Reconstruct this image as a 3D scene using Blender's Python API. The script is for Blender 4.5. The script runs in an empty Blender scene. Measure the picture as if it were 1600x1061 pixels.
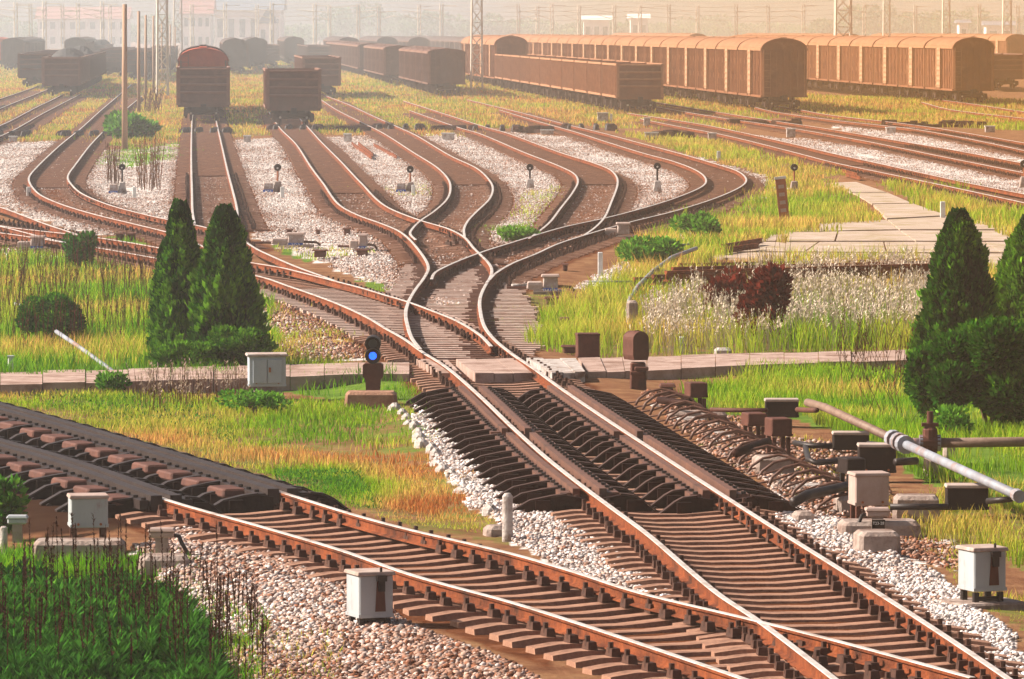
import bpy, bmesh, math, random
import numpy as np
from mathutils import Vector, Matrix
R = math.radians
rng = np.random.default_rng(7); random.seed(7)
S = bpy.context.scene; COL = S.collection
# ------------------------------------------------------------------ camera
F = 9000.0; CH = 5.35; PITCH = math.atan(483.5/F)
cd = bpy.data.cameras.new('camera'); cam = bpy.data.objects.new('camera', cd); COL.objects.link(cam)
cam.location = (0, 0, CH); cam.rotation_euler = (math.pi/2-PITCH, 0, 0)
cd.sensor_width = 36; cd.lens = F/1600*36; cd.clip_start = 1; cd.clip_end = 9000
S.camera = cam
cp, sp = math.cos(PITCH), math.sin(PITCH)
def P(x, y, z=0.0):
    a = (x-800)/F; b = -(y-530.5)/F
    dy = cp + b*sp; dz = -sp + b*cp
    t = (z-CH)/dz
    return Vector((a*t, dy*t, z))
def proj(X, Y, Z=0.0):                       # world -> photograph coordinates (used only to look up the ground map)
    zz = Z-CH
    d = Y*cp - zz*sp; u = Y*sp + zz*cp
    return 800 + X/d*F, 530.5 - u/d*F
def SC(y, z=0.0): return F/P(800, y, z).y     # pixels per metre at a ground row
# ------------------------------------------------------------------ materials
MATS = {}
def nn(t, kind, **kw):
    n = t.nodes.new(kind)
    for k, v in kw.items():
        setattr(n, k, v)
    return n
def mat(name, c1, c2=None, scale=4.0, rough=0.7, metal=0.0, bump=0.0, c3=None, s3=1.2, t3=(0.55, 0.7), stretch=(1, 1, 1), spec=0.3, bscale=None):
    m = bpy.data.materials.new(name); m.use_nodes = True; t = m.node_tree; t.nodes.clear()
    out = nn(t, 'ShaderNodeOutputMaterial'); b = nn(t, 'ShaderNodeBsdfPrincipled')
    b.inputs['Roughness'].default_value = rough; b.inputs['Metallic'].default_value = metal
    b.inputs['Specular IOR Level'].default_value = spec
    t.links.new(b.outputs[0], out.inputs[0])
    tc = nn(t, 'ShaderNodeTexCoord'); mp = nn(t, 'ShaderNodeMapping'); mp.inputs['Scale'].default_value = stretch
    t.links.new(tc.outputs['Object'], mp.inputs[0])
    c2 = c2 or tuple(v*0.75 for v in c1)
    nz = nn(t, 'ShaderNodeTexNoise'); nz.inputs['Scale'].default_value = scale; nz.inputs['Detail'].default_value = 6; nz.inputs['Roughness'].default_value = 0.65
    t.links.new(mp.outputs[0], nz.inputs['Vector'])
    rp = nn(t, 'ShaderNodeValToRGB'); rp.color_ramp.elements[0].position = 0.35; rp.color_ramp.elements[1].position = 0.65
    rp.color_ramp.elements[0].color = (*c1, 1); rp.color_ramp.elements[1].color = (*c2, 1)
    t.links.new(nz.outputs[0], rp.inputs[0]); colr = rp.outputs[0]
    if c3:
        n3 = nn(t, 'ShaderNodeTexNoise'); n3.inputs['Scale'].default_value = s3; n3.inputs['Detail'].default_value = 7; n3.inputs['Roughness'].default_value = 0.7
        t.links.new(mp.outputs[0], n3.inputs['Vector'])
        r3 = nn(t, 'ShaderNodeMapRange'); r3.inputs[1].default_value = t3[0]; r3.inputs[2].default_value = t3[1]
        t.links.new(n3.outputs[0], r3.inputs[0])
        mx = nn(t, 'ShaderNodeMix', data_type='RGBA')
        mx.inputs[7].default_value = (*c3, 1)
        t.links.new(r3.outputs[0], mx.inputs[0]); t.links.new(colr, mx.inputs[6]); colr = mx.outputs[2]
    t.links.new(colr, b.inputs['Base Color'])
    if bump:
        nb = nn(t, 'ShaderNodeTexNoise'); nb.inputs['Scale'].default_value = bscale or scale*5; nb.inputs['Detail'].default_value = 5
        t.links.new(mp.outputs[0], nb.inputs['Vector'])
        bp = nn(t, 'ShaderNodeBump'); bp.inputs['Strength'].default_value = bump; bp.inputs['Distance'].default_value = 0.02
        t.links.new(nb.outputs[0], bp.inputs['Height']); t.links.new(bp.outputs[0], b.inputs['Normal'])
    MATS[name] = m; return m
mat('rail_side', (.25, .065, .020), (.12, .030, .012), 7, .85, 0, .6, (.035, .014, .009), 1.6, (.48, .68), spec=.15)
mat('rail_top', (.80, .73, .68), (.58, .48, .41), 5, .36, .3, 0, (.30, .13, .07), 1.3, (.54, .72), spec=.7)
mat('sleeper', (.36, .19, .12), (.23, .11, .07), 6, .9, 0, .6, (.11, .05, .03), 2.2, (.5, .75))
mat('sleeper_pale', (.50, .38, .32), (.36, .22, .17), 5, .9, 0, .5, (.24, .11, .07), 1.6, (.5, .7))
mat('sleeper_dark', (.27, .12, .06), (.13, .05, .028), 2.5, .9, 0, .6, (.36, .25, .19), 3, (.6, .75))
mat('sleeper_stained', (.075, .028, .016), (.13, .05, .03), 4, .9, 0, .6)
mat('fastener', (.045, .02, .014), (.09, .035, .02), 12, .7, .2)
mat('retarder_steel', (.014, .006, .005), (.038, .013, .009), 5, .6, .2, .4, (.055, .02, .013), 2.5, (.6, .76), spec=.05)
mat('oily_steel', (.010, .007, .006), (.022, .011, .009), 5, .6, .2, .4, (.04, .018, .012), 2.5, (.58, .75), spec=.08)
mat('lever_edge', (.075, .035, .026), (.03, .014, .010), 4, .6, 0, .3, spec=.15)
mat('oily_plate', (.040, .028, .025), (.025, .015, .013), 6, .5, 0, .3, spec=.2)
mat('plate_brown', (.12, .042, .026), (.07, .024, .016), 5, .7, 0, .3)
mat('brake_beam', (.10, .048, .035), (.17, .075, .048), 4, .6, .1, .3, (.03, .018, .015), 2)
mat('cement', (.36, .28, .24), (.24, .17, .14), 5, .92, 0, .8, (.13, .07, .05), 2.2, (.48, .68))
mat('cement_white', (.50, .45, .42), (.34, .28, .25), 6, .92, 0, .8, (.18, .11, .08), 3, (.47, .66))
mat('path_slab', (.44, .31, .26), (.30, .19, .15), 2.5, .9, 0, .7, (.17, .09, .06), 1.6, (.48, .66))
mat('pavement_slab', (.46, .36, .29), (.34, .24, .17), 1.2, .9, 0, .5, (.26, .19, .08), .7, (.5, .66))
mat('cabinet_grey', (.42, .47, .52), (.36, .40, .45), 2, .5, 0, .05, (.22, .16, .13), 2.2, (.62, .72), spec=.4)
mat('cabinet_white', (.38, .40, .41), (.30, .31, .32), 2, .55, 0, .15, (.22, .10, .06), 3.2, (.54, .68), stretch=(1, 1, .45))
mat('lid_rusty', (.42, .33, .29), (.30, .20, .16), 4, .8, 0, .2, (.62, .58, .55), 3, (.5, .7))
mat('pink_white', (.42, .31, .27), (.31, .21, .17), 3, .6, 0, .1, (.22, .08, .05), 3.2, (.58, .68))
mat('box_black', (.012, .008, .008), (.022, .012, .01), 5, .6, 0, .15, (.06, .03, .022), 2.5, spec=.15)
mat('box_brown', (.12, .045, .03), (.075, .028, .02), 5, .65, 0, .2, (.035, .016, .012), 2, spec=.15)
mat('dusty_top', (.42, .33, .29), (.30, .22, .18), 4, .8)
mat('black_metal', (.015, .012, .012), (.03, .02, .018), 8, .5, .3)
mat('pipe_pale', (.27, .29, .33), (.20, .19, .21), 3, .55, 0, .2, (.26, .13, .09), 2.2, (.5, .68))
mat('pipe_brown', (.22, .14, .10), (.14, .08, .055), 4, .6, 0, .2)
mat('hose', (.07, .028, .018), (.16, .07, .045), 6, .5)
mat('rust_bright', (.40, .13, .05), (.25, .08, .03), 5, .85, 0, .3)
mat('white_paint', (.66, .66, .64), (.52, .50, .47), 6, .6)
mat('blue_paint', (.02, .07, .32), (.03, .09, .38), 3, .5)
mat('pole_wood', (.42, .27, .18), (.33, .20, .13), 2, .9, 0, .3, stretch=(1, 1, .15))
mat('mast_paint', (.72, .66, .56), (.60, .50, .40), 2, .7)
mat('wagon_brown', (.150, .070, .050), (.105, .046, .034), 1.2, .75, 0, .2, (.26, .12, .075), .9, (.55, .75))
mat('wagon_dark', (.085, .055, .050), (.060, .038, .036), 1.2, .75, 0, .2, (.15, .08, .06), .9, (.55, .75))
mat('wagon_rust_glow', (.26, .095, .038), (.16, .055, .025), .9, .75, 0, .2, (.36, .18, .09), .8, (.55, .75))  # right hand wagons, ribs and roofs: rust brown with the orange glow mixed in
mat('wagon_red', (.50, .085, .035), (.40, .06, .03), 1.5, .7, 0, .2)
mat('wagon_rib', (.24, .12, .085), (.17, .08, .055), 2, .75)
mat('rib_rust_glow', (.40, .19, .095), (.30, .13, .065), 2, .75)
mat('door_band', (.52, .33, .19), (.28, .14, .08), 2.6, .8)
mat('roof_rust_glow', (.34, .15, .07), (.23, .09, .04), 1.5, .7)
mat('coal', (.035, .035, .04), (.09, .085, .08), 3, .9, 0, .8)
mat('undergear', (.035, .018, .014), (.06, .03, .02), 4, .8)
mat('bark', (.13, .08, .05), (.08, .05, .03), 10, .9, 0, .6, stretch=(1, 1, .2))
mat('house_wall', (.76, .74, .72), (.68, .66, .64), .3, .8)
mat('house_roof_red', (.36, .15, .12), (.28, .12, .1), .6, .8)
mat('house_roof_blue', (.12, .15, .2), (.16, .18, .22), .4, .7)
mat('window_dark', (.05, .06, .07), (.08, .09, .1), 2, .3)
mat('lettering', (.82, .80, .76), None, 4, .6)
mat('wood_plank', (.27, .13, .08), (.18, .08, .05), 4, .9, 0, .6, stretch=(1, 6, 1))

def leafmat(name, ramp, transl=.35, rough=.7):
    m = bpy.data.materials.new(name); m.use_nodes = True; t = m.node_tree; t.nodes.clear()
    out = nn(t, 'ShaderNodeOutputMaterial'); at = nn(t, 'ShaderNodeAttribute', attribute_name='tone'); ar = nn(t, 'ShaderNodeAttribute', attribute_name='rnd')
    rp = nn(t, 'ShaderNodeValToRGB'); e = rp.color_ramp.elements
    while len(e) > 1: e.remove(e[-1])
    e[0].position = ramp[0][0]; e[0].color = (*ramp[0][1], 1)
    for p, c in ramp[1:]:
        q = e.new(p); q.color = (*c, 1)
    t.links.new(at.outputs['Fac'], rp.inputs[0])
    mr = nn(t, 'ShaderNodeMapRange'); mr.inputs[3].default_value = .55; mr.inputs[4].default_value = 1.5
    t.links.new(ar.outputs['Fac'], mr.inputs[0])
    vm = nn(t, 'ShaderNodeVectorMath', operation='SCALE'); t.links.new(rp.outputs[0], vm.inputs[0]); t.links.new(mr.outputs[0], vm.inputs['Scale'])
    d = nn(t, 'ShaderNodeBsdfDiffuse'); tr = nn(t, 'ShaderNodeBsdfTranslucent'); mx = nn(t, 'ShaderNodeMixShader'); mx.inputs[0].default_value = transl
    t.links.new(vm.outputs[0], d.inputs[0]); t.links.new(vm.outputs[0], tr.inputs[0])
    t.links.new(d.outputs[0], mx.inputs[1]); t.links.new(tr.outputs[0], mx.inputs[2]); t.links.new(mx.outputs[0], out.inputs[0])
    MATS[name] = m; return m
# tone: 0 deep green .. 0.35 fresh green .. 0.6 yellow green .. 0.8 straw .. 1 orange/brown dry
leafmat('grass_blades', [(0, (.028, .10, .006)), (.3, (.10, .27, .010)), (.5, (.25, .38, .015)), (.68, (.46, .40, .06)), (.85, (.60, .33, .10)), (1, (.42, .14, .04))], .42)
leafmat('thuja_leaf', [(0, (.008, .035, .005)), (.5, (.034, .13, .010)), (1, (.14, .30, .018))], .25)
leafmat('broad_leaf', [(0, (.02, .08, .012)), (.5, (.06, .20, .02)), (1, (.16, .34, .03))], .35)
leafmat('red_leaf', [(0, (.05, .008, .006)), (1, (.22, .03, .016))], .25)
leafmat('stalk', [(0, (.05, .022, .015)), (.5, (.16, .07, .035)), (1, (.72, .60, .48))], .2)
leafmat('far_leaf', [(0, (.03, .07, .03)), (.5, (.06, .12, .04)), (1, (.12, .18, .05))], .3)
leafmat('stone', [(0, (.20, .085, .05)), (.35, (.36, .24, .19)), (.6, (.46, .39, .36)), (1, (.64, .58, .55))], 0)

def ground_mat():
    m = bpy.data.materials.new('ground_cover'); m.use_nodes = True; t = m.node_tree; t.nodes.clear()
    out = nn(t, 'ShaderNodeOutputMaterial'); b = nn(t, 'ShaderNodeBsdfDiffuse'); t.links.new(b.outputs[0], out.inputs[0])
    at = nn(t, 'ShaderNodeAttribute', attribute_name='cover')
    sx = nn(t, 'ShaderNodeSeparateColor'); t.links.new(at.outputs['Color'], sx.inputs[0])
    tc = nn(t, 'ShaderNodeTexCoord')
    def noise(sc, det=6):
        n = nn(t, 'ShaderNodeTexNoise'); n.inputs['Scale'].default_value = sc; n.inputs['Detail'].default_value = det; n.inputs['Roughness'].default_value = .7
        t.links.new(tc.outputs['Object'], n.inputs['Vector']); return n
    def ramp(src, stops):
        r = nn(t, 'ShaderNodeValToRGB'); e = r.color_ramp.elements
        e[0].position = stops[0][0]; e[0].color = (*stops[0][1], 1); e[1].position = stops[-1][0]; e[1].color = (*stops[-1][1], 1)
        for p, c in stops[1:-1]: q = e.new(p); q.color = (*c, 1)
        t.links.new(src, r.inputs[0]); return r.outputs[0]
    soil = ramp(noise(1.5).outputs[0], [(.3, (.12, .05, .028)), (.5, (.20, .095, .05)), (.7, (.29, .17, .085))])
    vo = nn(t, 'ShaderNodeTexVoronoi'); vo.inputs['Scale'].default_value = 9; t.links.new(tc.outputs['Object'], vo.inputs['Vector'])
    sep = nn(t, 'ShaderNodeSeparateColor'); t.links.new(vo.outputs['Color'], sep.inputs[0])
    grav = ramp(sep.outputs[0], [(0, (.30, .20, .16)), (.3, (.50, .43, .39)), (1, (.74, .70, .67))])
    rust = ramp(noise(2.2).outputs[0], [(.3, (.055, .02, .011)), (.55, (.13, .045, .02)), (.75, (.26, .13, .08))])
    fresh = ramp(noise(1.2).outputs[0], [(.3, (.05, .11, .015)), (.6, (.13, .20, .03)), (.8, (.25, .24, .06))])
    def mix(f, a, c):
        n = nn(t, 'ShaderNodeMix', data_type='RGBA'); t.links.new(f, n.inputs[0]); t.links.new(a, n.inputs[6]); t.links.new(c, n.inputs[7]); return n.outputs[2]
    def edge(src):
        a = nn(t, 'ShaderNodeMath', operation='ADD'); n = noise(1.1, 8); s = nn(t, 'ShaderNodeMath', operation='MULTIPLY_ADD'); s.inputs[1].default_value = 1.1; s.inputs[2].default_value = -.55
        t.links.new(n.outputs[0], s.inputs[0]); t.links.new(src, a.inputs[0]); t.links.new(s.outputs[0], a.inputs[1])
        r = nn(t, 'ShaderNodeMapRange'); r.inputs[1].default_value = .35; r.inputs[2].default_value = .65; t.links.new(a.outputs[0], r.inputs[0]); return r.outputs[0]
    c = mix(edge(sx.outputs[2]), soil, fresh)
    c = mix(edge(sx.outputs[0]), c, grav)
    c = mix(edge(sx.outputs[1]), c, rust)
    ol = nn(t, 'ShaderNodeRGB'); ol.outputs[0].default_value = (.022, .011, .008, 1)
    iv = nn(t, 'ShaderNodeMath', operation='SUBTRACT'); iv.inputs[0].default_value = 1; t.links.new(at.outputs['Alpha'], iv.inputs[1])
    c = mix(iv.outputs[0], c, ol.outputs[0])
    t.links.new(c, b.inputs[0])
    bp = nn(t, 'ShaderNodeBump'); bp.inputs['Strength'].default_value = .6; bp.inputs['Distance'].default_value = .05
    t.links.new(noise(12).outputs[0], bp.inputs['Height']); t.links.new(bp.outputs[0], b.inputs['Normal'])
    MATS['ground_cover'] = m
ground_mat()
def emis(name, c, s):
    m = bpy.data.materials.new(name); m.use_nodes = True; b = m.node_tree.nodes['Principled BSDF']
    b.inputs['Base Color'].default_value = (*c, 1); b.inputs['Emission Color'].default_value = (*c, 1); b.inputs['Emission Strength'].default_value = s; MATS[name] = m
emis('blue_lamp', (.01, .10, 1.0), 1.3)

# ------------------------------------------------------------------ mesh builder
class MB:
    def __init__(s): s.v = []; s.f = []; s.m = []
    def add(s, vs, fs, mi=0):
        o = len(s.v); s.v += [tuple(p) for p in vs]; s.f += [tuple(i+o for i in q) for q in fs]; s.m += [mi]*len(fs)
    def box(s, c, d, rz=0, mi=0, taper=1.0, bev=0.0):
        cx, cy, cz = c; dx, dy, dz = d[0]/2, d[1]/2, d[2]/2
        if bev:
            b = min(bev, dx*.45, dy*.45, dz*.45); vs = []; 
            ring = lambda x, y: [(-x+b, -y), (x-b, -y), (x, -y+b), (x, y-b), (x-b, y), (-x+b, y), (-x, y-b), (-x, -y+b)]
            lv = [(-dz, dx-b, dy-b, 1), (-dz+b, dx, dy, 1), (dz-b, dx*taper, dy*taper, 1), (dz, dx*taper-b, dy*taper-b, 1)]
            for z, x, y, _ in lv: vs += [(px, py, z) for px, py in ring(x, y)]
            fs = [tuple(range(7, -1, -1)), tuple(range(24, 32))]
            for k in range(3):
                for i in range(8): fs.append((k*8+i, k*8+(i+1) % 8, (k+1)*8+(i+1) % 8, (k+1)*8+i))
        else:
            t = taper
            vs = [(-dx, -dy, -dz), (dx, -dy, -dz), (dx, dy, -dz), (-dx, dy, -dz), (-dx*t, -dy*t, dz), (dx*t, -dy*t, dz), (dx*t, dy*t, dz), (-dx*t, dy*t, dz)]
            fs = [(3, 2, 1, 0), (4, 5, 6, 7), (0, 1, 5, 4), (1, 2, 6, 5), (2, 3, 7, 6), (3, 0, 4, 7)]
        ca, sa = math.cos(rz), math.sin(rz)
        s.add([(cx+x*ca-y*sa, cy+x*sa+y*ca, cz+z) for x, y, z in vs], fs, mi)
    def tube(s, pts, r, n=8, mi=0, caps=True):
        pts = [Vector(p) for p in pts]; rs = r if isinstance(r, (list, tuple)) else [r]*len(pts)
        vs = []; prev = None
        for i, p in enumerate(pts):
            d = (pts[min(i+1, len(pts)-1)]-pts[max(i-1, 0)]).normalized()
            if prev is None: a = d.orthogonal().normalized()
            else: a = (prev-d*prev.dot(d)).normalized()
            prev = a; b = d.cross(a)
            for k in range(n):
                t = 2*math.pi*k/n; vs.append(p+(a*math.cos(t)+b*math.sin(t))*rs[i])
        fs = [(i*n+k, i*n+(k+1) % n, (i+1)*n+(k+1) % n, (i+1)*n+k) for i in range(len(pts)-1) for k in range(n)]
        if caps: fs += [tuple(range(n-1, -1, -1)), tuple(range((len(pts)-1)*n, len(pts)*n))]
        s.add(vs, fs, mi)
    def prism(s, prof, fr, to, mi=0):          # extrude polygon prof [(a,b)] placed by functions fr/to : (a,b)->3D
        n = len(prof); vs = [fr(a, b) for a, b in prof]+[to(a, b) for a, b in prof]
        fs = [tuple(range(n)), tuple(range(2*n-1, n-1, -1))]+[(i, i+n, (i+1) % n+n, (i+1) % n) for i in range(n)]
        s.add(vs, fs, mi)
    def build(s, name, mats, parent=None, loc=None, rz=None, smooth=False):
        if isinstance(mats, str): mats = [mats]
        me = bpy.data.meshes.new(name); me.from_pydata(s.v, [], s.f)
        for m in mats: me.materials.append(MATS[m])
        if len(mats) > 1: me.polygons.foreach_set('material_index', s.m)
        if smooth: me.polygons.foreach_set('use_smooth', [True]*len(s.f))
        bm = bmesh.new(); bm.from_mesh(me); bmesh.ops.recalc_face_normals(bm, faces=bm.faces); bm.to_mesh(me); bm.free()
        o = bpy.data.objects.new(name, me); COL.objects.link(o)
        if parent: o.parent = parent
        if loc is not None: o.location = loc
        if rz is not None: o.rotation_euler[2] = rz
        return o
def tag(o, label=None, cat=None, group=None, kind=None):
    if label: o['label'] = label
    if cat: o['category'] = cat
    if group: o['group'] = group
    if kind: o['kind'] = kind
    return o
def empty(name, loc, label, cat, group=None, rz=0):
    o = bpy.data.objects.new(name, None); COL.objects.link(o); o.location = loc; o.rotation_euler[2] = rz; o.empty_display_size = .2
    return tag(o, label, cat, group)
def copy_tree(root, loc, rz=None, label=None):
    r = root.copy(); COL.objects.link(r); r.location = loc
    if rz is not None: r.rotation_euler[2] = rz
    if label: r['label'] = label
    for ch in root.children:
        c = ch.copy(); COL.objects.link(c); c.parent = r
        for g in ch.children:
            d = g.copy(); COL.objects.link(d); d.parent = c
    return r
def npmesh(name, V, Fc, matname, tone=None, rnd=None, parent=None):
    me = bpy.data.meshes.new(name); nv, nf, k = len(V), len(Fc), Fc.shape[1]
    me.vertices.add(nv); me.vertices.foreach_set('co', V.astype(np.float32).ravel())
    me.loops.add(nf*k); me.loops.foreach_set('vertex_index', Fc.astype(np.int32).ravel())
    me.polygons.add(nf); me.polygons.foreach_set('loop_start', np.arange(0, nf*k, k, dtype=np.int32))
    me.update(calc_edges=True)
    if tone is not None: me.attributes.new('tone', 'FLOAT', 'FACE').data.foreach_set('value', np.clip(tone, 0, 1).astype(np.float32))
    if rnd is not None: me.attributes.new('rnd', 'FLOAT', 'FACE').data.foreach_set('value', rnd.astype(np.float32))
    me.materials.append(MATS[matname])
    o = bpy.data.objects.new(name, me); COL.objects.link(o)
    if parent: o.parent = parent
    return o
# ------------------------------------------------------------------ noise + ground map
_L = rng.random((256, 256))
def vn(x, y, s):
    x = np.asarray(x)/s+1000; y = np.asarray(y)/s+1000
    xi = np.floor(x).astype(int); yi = np.floor(y).astype(int); fx = x-xi; fy = y-yi; fx = fx*fx*(3-2*fx); fy = fy*fy*(3-2*fy)
    g = lambda i, j: _L[i % 256, j % 256]
    return (g(xi, yi)*(1-fx)+g(xi+1, yi)*fx)*(1-fy)+(g(xi, yi+1)*(1-fx)+g(xi+1, yi+1)*fx)*fy
def inpoly(px, py, poly):
    r = np.zeros(px.shape, bool); n = len(poly)
    for i in range(n):
        x1, y1 = poly[i]; x2, y2 = poly[(i+1) % n]
        if y1 == y2: continue
        c = ((y1 > py) != (y2 > py)) & (px < (x2-x1)*(py-y1)/(y2-y1)+x1); r ^= c
    return r
# ------------------------------------------------------------------ rails, traced on the ground at rail-head height
RH = .20
RAILS = {
 'main': ([(600,512),(632,530),(660,550),(695,572),(750,619),(800,667),(850,712),(900,752),(955,793),(1012,835),(1075,889),(1125,930),(1185,970),(1290,1050),(1340,1090)],
          [(762,440),(754,455),(750,468),(750,482),(757,510),(772,530),(800,553),(837,578),(875,606),(950,657),(1025,706),(1100,755),(1200,819),(1320,894),(1440,970),(1560,1050),(1610,1085)]),
 'fore': ([(-140,655),(0,697),(62,714),(150,742),(272,785),(400,821),(532,860),(647,900),(800,942),(890,970),(1100,1040),(1230,1085)],
          [(-140,600),(0,640),(87,664),(175,690),(260,715),(400,757),(457,775),(550,804),(631,826),(800,866),(900,895),(1000,927),(1175,969),(1330,1008),(1520,1060)]),
 'west': ([(-150,348),(-60,357),(0,364),(50,371),(87,377),(150,387),(257,406),(400,431),(450,447),(525,474),(575,497),(600,512)],
          [(-150,336),(-60,346),(0,353),(19,356),(62,361),(125,368),(200,379),(257,389),(330,400),(400,412),(437,418),(475,427),(525,440),(560,449),(600,461),(637,472),(675,486),(712,501),(750,524),(768,542)]),
 'west2': ([(-150,332),(-60,343),(0,354),(44,365),(87,376),(106,380)],
           [(-150,290),(-60,308),(0,324),(70,350),(100,360),(122,367)]),
 'one': ([(205,132),(189,146),(156,174),(125,202),(94,227),(59,260),(47,274),(45,281),(50,292),(65,306),(100,321),(150,336),(212,351),(267,365),(300,378),(330,391),(370,405)],
         [(222,150),(192,175),(163,204),(141,227),(116,260),(108,271),(106,279),(112,289),(130,304),(175,322),(220,334),(250,341),(280,347),(322,356),(350,366),(378,376)]),
 'two': ([(304,160),(300,190),(299,220),(299,265),(300,300),(301,332),(304,350)],
         [(332,160),(338,190),(346,225),(355,265),(363,296),(369,320),(371,335),(369,350),(369,360),(375,371),(400,389),(425,401),(462,417),(500,431),(525,440)]),
 'three': ([(420,175),(438,201),(462,225),(487,263),(505,287),(532,322),(560,337),(596,350),(620,360),(637,372),(657,395),(668,413),(669,422),(662,436),(650,452),(639,471),(634,490),(637,510),(644,530),(657,547)],
           [(458,175),(483,201),(500,220),(532,252),(564,286),(605,324),(654,344),(700,358),(725,371),(740,388),(751,399),(762,410),(768,420),(768,429),(764,438),(760,443)]),
 'four': ([(500,155),(528,173),(566,192),(598,208),(645,238),(684,263),(700,280),(704,293),(699,311),(678,331),(659,344),(646,356),(641,366),(650,376)],
          [(500,146),(520,154),(543,163),(588,184),(620,198),(650,212),(706,245),(744,263),(763,280),(770,294),(765,311),(744,332),(731,346),(725,359),(726,371)]),
 'five': ([(640,173),(718,200),(746,208),(820,239),(876,261),(897,272),(903,284),(895,301),(876,326),(859,348),(840,364),(826,374)],
          [(630,158),(656,166),(706,182),(759,199),(791,208),(876,239),(930,256),(952,265),(963,276),(965,288),(955,317),(944,341),(930,356),(912,369)]),
 'six': ([(780,172),(840,190),(900,207),(950,223),(1009,241),(1053,253),(1090,268),(1103,281),(1097,292),(1053,311),(998,328),(944,342),(880,356),(800,380),(747,397),(700,416),(680,427),(674,438)],
         [(730,156),(755,162),(820,178),(885,195),(944,209),(1000,224),(1064,241),(1119,257),(1152,268),(1166,281),(1158,292),(1119,310),(1053,331),(977,350),(875,381),(837,398),(800,413),(775,428),(764,439)]),
 'east': ([(1000,186),(1060,198),(1114,208),(1151,216),(1250,241),(1300,254),(1400,275),(1500,296),(1620,322)],
          [(980,177),(1020,183),(1097,195),(1152,206),(1250,228),(1300,240),(1400,262),(1500,284),(1600,304),(1680,320)]),
 'east2': ([(1000,163),(1040,170),(1130,185),(1200,195),(1262,205),(1362,223),(1475,246),(1600,271),(1680,288)],
           [(990,154),(1031,161),(1130,177),(1200,188),(1300,203),(1400,220),(1500,237),(1600,256),(1680,271)]),
 'east3': ([(1180,168),(1210,175),(1300,188),(1417,201),(1450,206),(1525,220),(1600,236),(1680,254)],
           [(1200,164),(1240,170),(1295,180),(1437,197),(1512,209),(1600,224),(1680,238)]),
 'east4': ([(1440,160),(1487,172),(1560,181),(1660,192)], [(1460,155),(1520,163),(1600,175),(1680,185)]),
 'far_west': ([(-80,225),(0,197),(55,169),(78,158),(100,147)], [(-50,235),(19,205),(39,194),(63,180),(105,158),(125,148)]),
 'far_west2': ([(-80,182),(0,155),(50,138),(60,134)], [(-60,195),(0,170),(60,146),(75,140)]),
}
def catmull(pts, step=.35):
    pts = [pts[0]*2-pts[1]]+pts+[pts[-1]*2-pts[-2]]; out = []
    for i in range(1, len(pts)-2):
        a, b, c, d = pts[i-1:i+3]; ta = (b-a).length**.5+1e-6; tb = (c-b).length**.5+1e-6; tc = (d-c).length**.5+1e-6
        n = max(2, min(40, int((c-b).length/step)))
        t0, t1, t2, t3 = 0, ta, ta+tb, ta+tb+tc
        for k in range(n):
            t = t1+(t2-t1)*k/n
            A1 = a*((t1-t)/(t1-t0))+b*((t-t0)/(t1-t0)); A2 = b*((t2-t)/(t2-t1))+c*((t-t1)/(t2-t1)); A3 = c*((t3-t)/(t3-t2))+d*((t-t2)/(t3-t2))
            B1 = A1*((t2-t)/(t2-t0))+A2*((t-t0)/(t2-t0)); B2 = A2*((t3-t)/(t3-t1))+A3*((t-t1)/(t3-t1))
            out.append(B1*((t2-t)/(t2-t1))+B2*((t-t1)/(t2-t1)))
    out.append(pts[-2]); return out
LINES = {}
for k, (l, r) in RAILS.items():
    LINES[k] = [catmull([P(x, y, RH) for x, y in q]) for q in (l, r)]
def resample(pl, step):
    out = [pl[0]]; acc = 0
    for a, b in zip(pl, pl[1:]):
        d = (b-a).length
        while acc+d >= step:
            t = (step-acc)/d; a = a.lerp(b, t); out.append(a.copy()); d = (b-a).length; acc = 0
        acc += d
    return out
def nearest(pl, p):
    best = None; bd = 1e9
    for i in range(len(pl)-1):
        a, b = pl[i], pl[i+1]; ab = b-a; l2 = ab.length_squared
        t = 0 if l2 == 0 else max(0, min(1, (p-a).dot(ab)/l2)); q = a+ab*t; d = (q-p).length
        if d < bd: bd = d; best = q
    return best, bd
RPROF = [(-.033, 0, 1), (-.027, .006, 1), (.027, .006, 1), (.033, 0, 0), (.031, -.024, 0), (.010, -.036, 0), (.009, -.10, 0), (.056, -.115, 0), (.056, -.125, 0), (-.056, -.125, 0), (-.056, -.115, 0), (-.009, -.10, 0), (-.010, -.036, 0), (-.031, -.024, 0)]
def rail_mesh(pl, dz, parent):
    mb = MB(); n = len(RPROF); vs = []; fs = []; ms = []
    for i, p in enumerate(pl):
        d = (pl[min(i+1, len(pl)-1)]-pl[max(i-1, 0)]); d.z = 0; d.normalize(); nrm = Vector((-d.y, d.x, 0))
        for a, b, _ in RPROF: vs.append(p+nrm*a+Vector((0, 0, b+dz)))
    for i in range(len(pl)-1):
        for k in range(n):
            fs.append((i*n+k, i*n+(k+1) % n, (i+1)*n+(k+1) % n, (i+1)*n+k)); ms.append(1 if k < 3 else 0)
    fs += [tuple(range(n)), tuple(range((len(pl)-1)*n, len(pl)*n))]; ms += [0, 0]
    mb.v = [tuple(v) for v in vs]; mb.f = fs; mb.m = ms
    return mb.build('rail', ['rail_side', 'rail_top'], parent)
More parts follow.
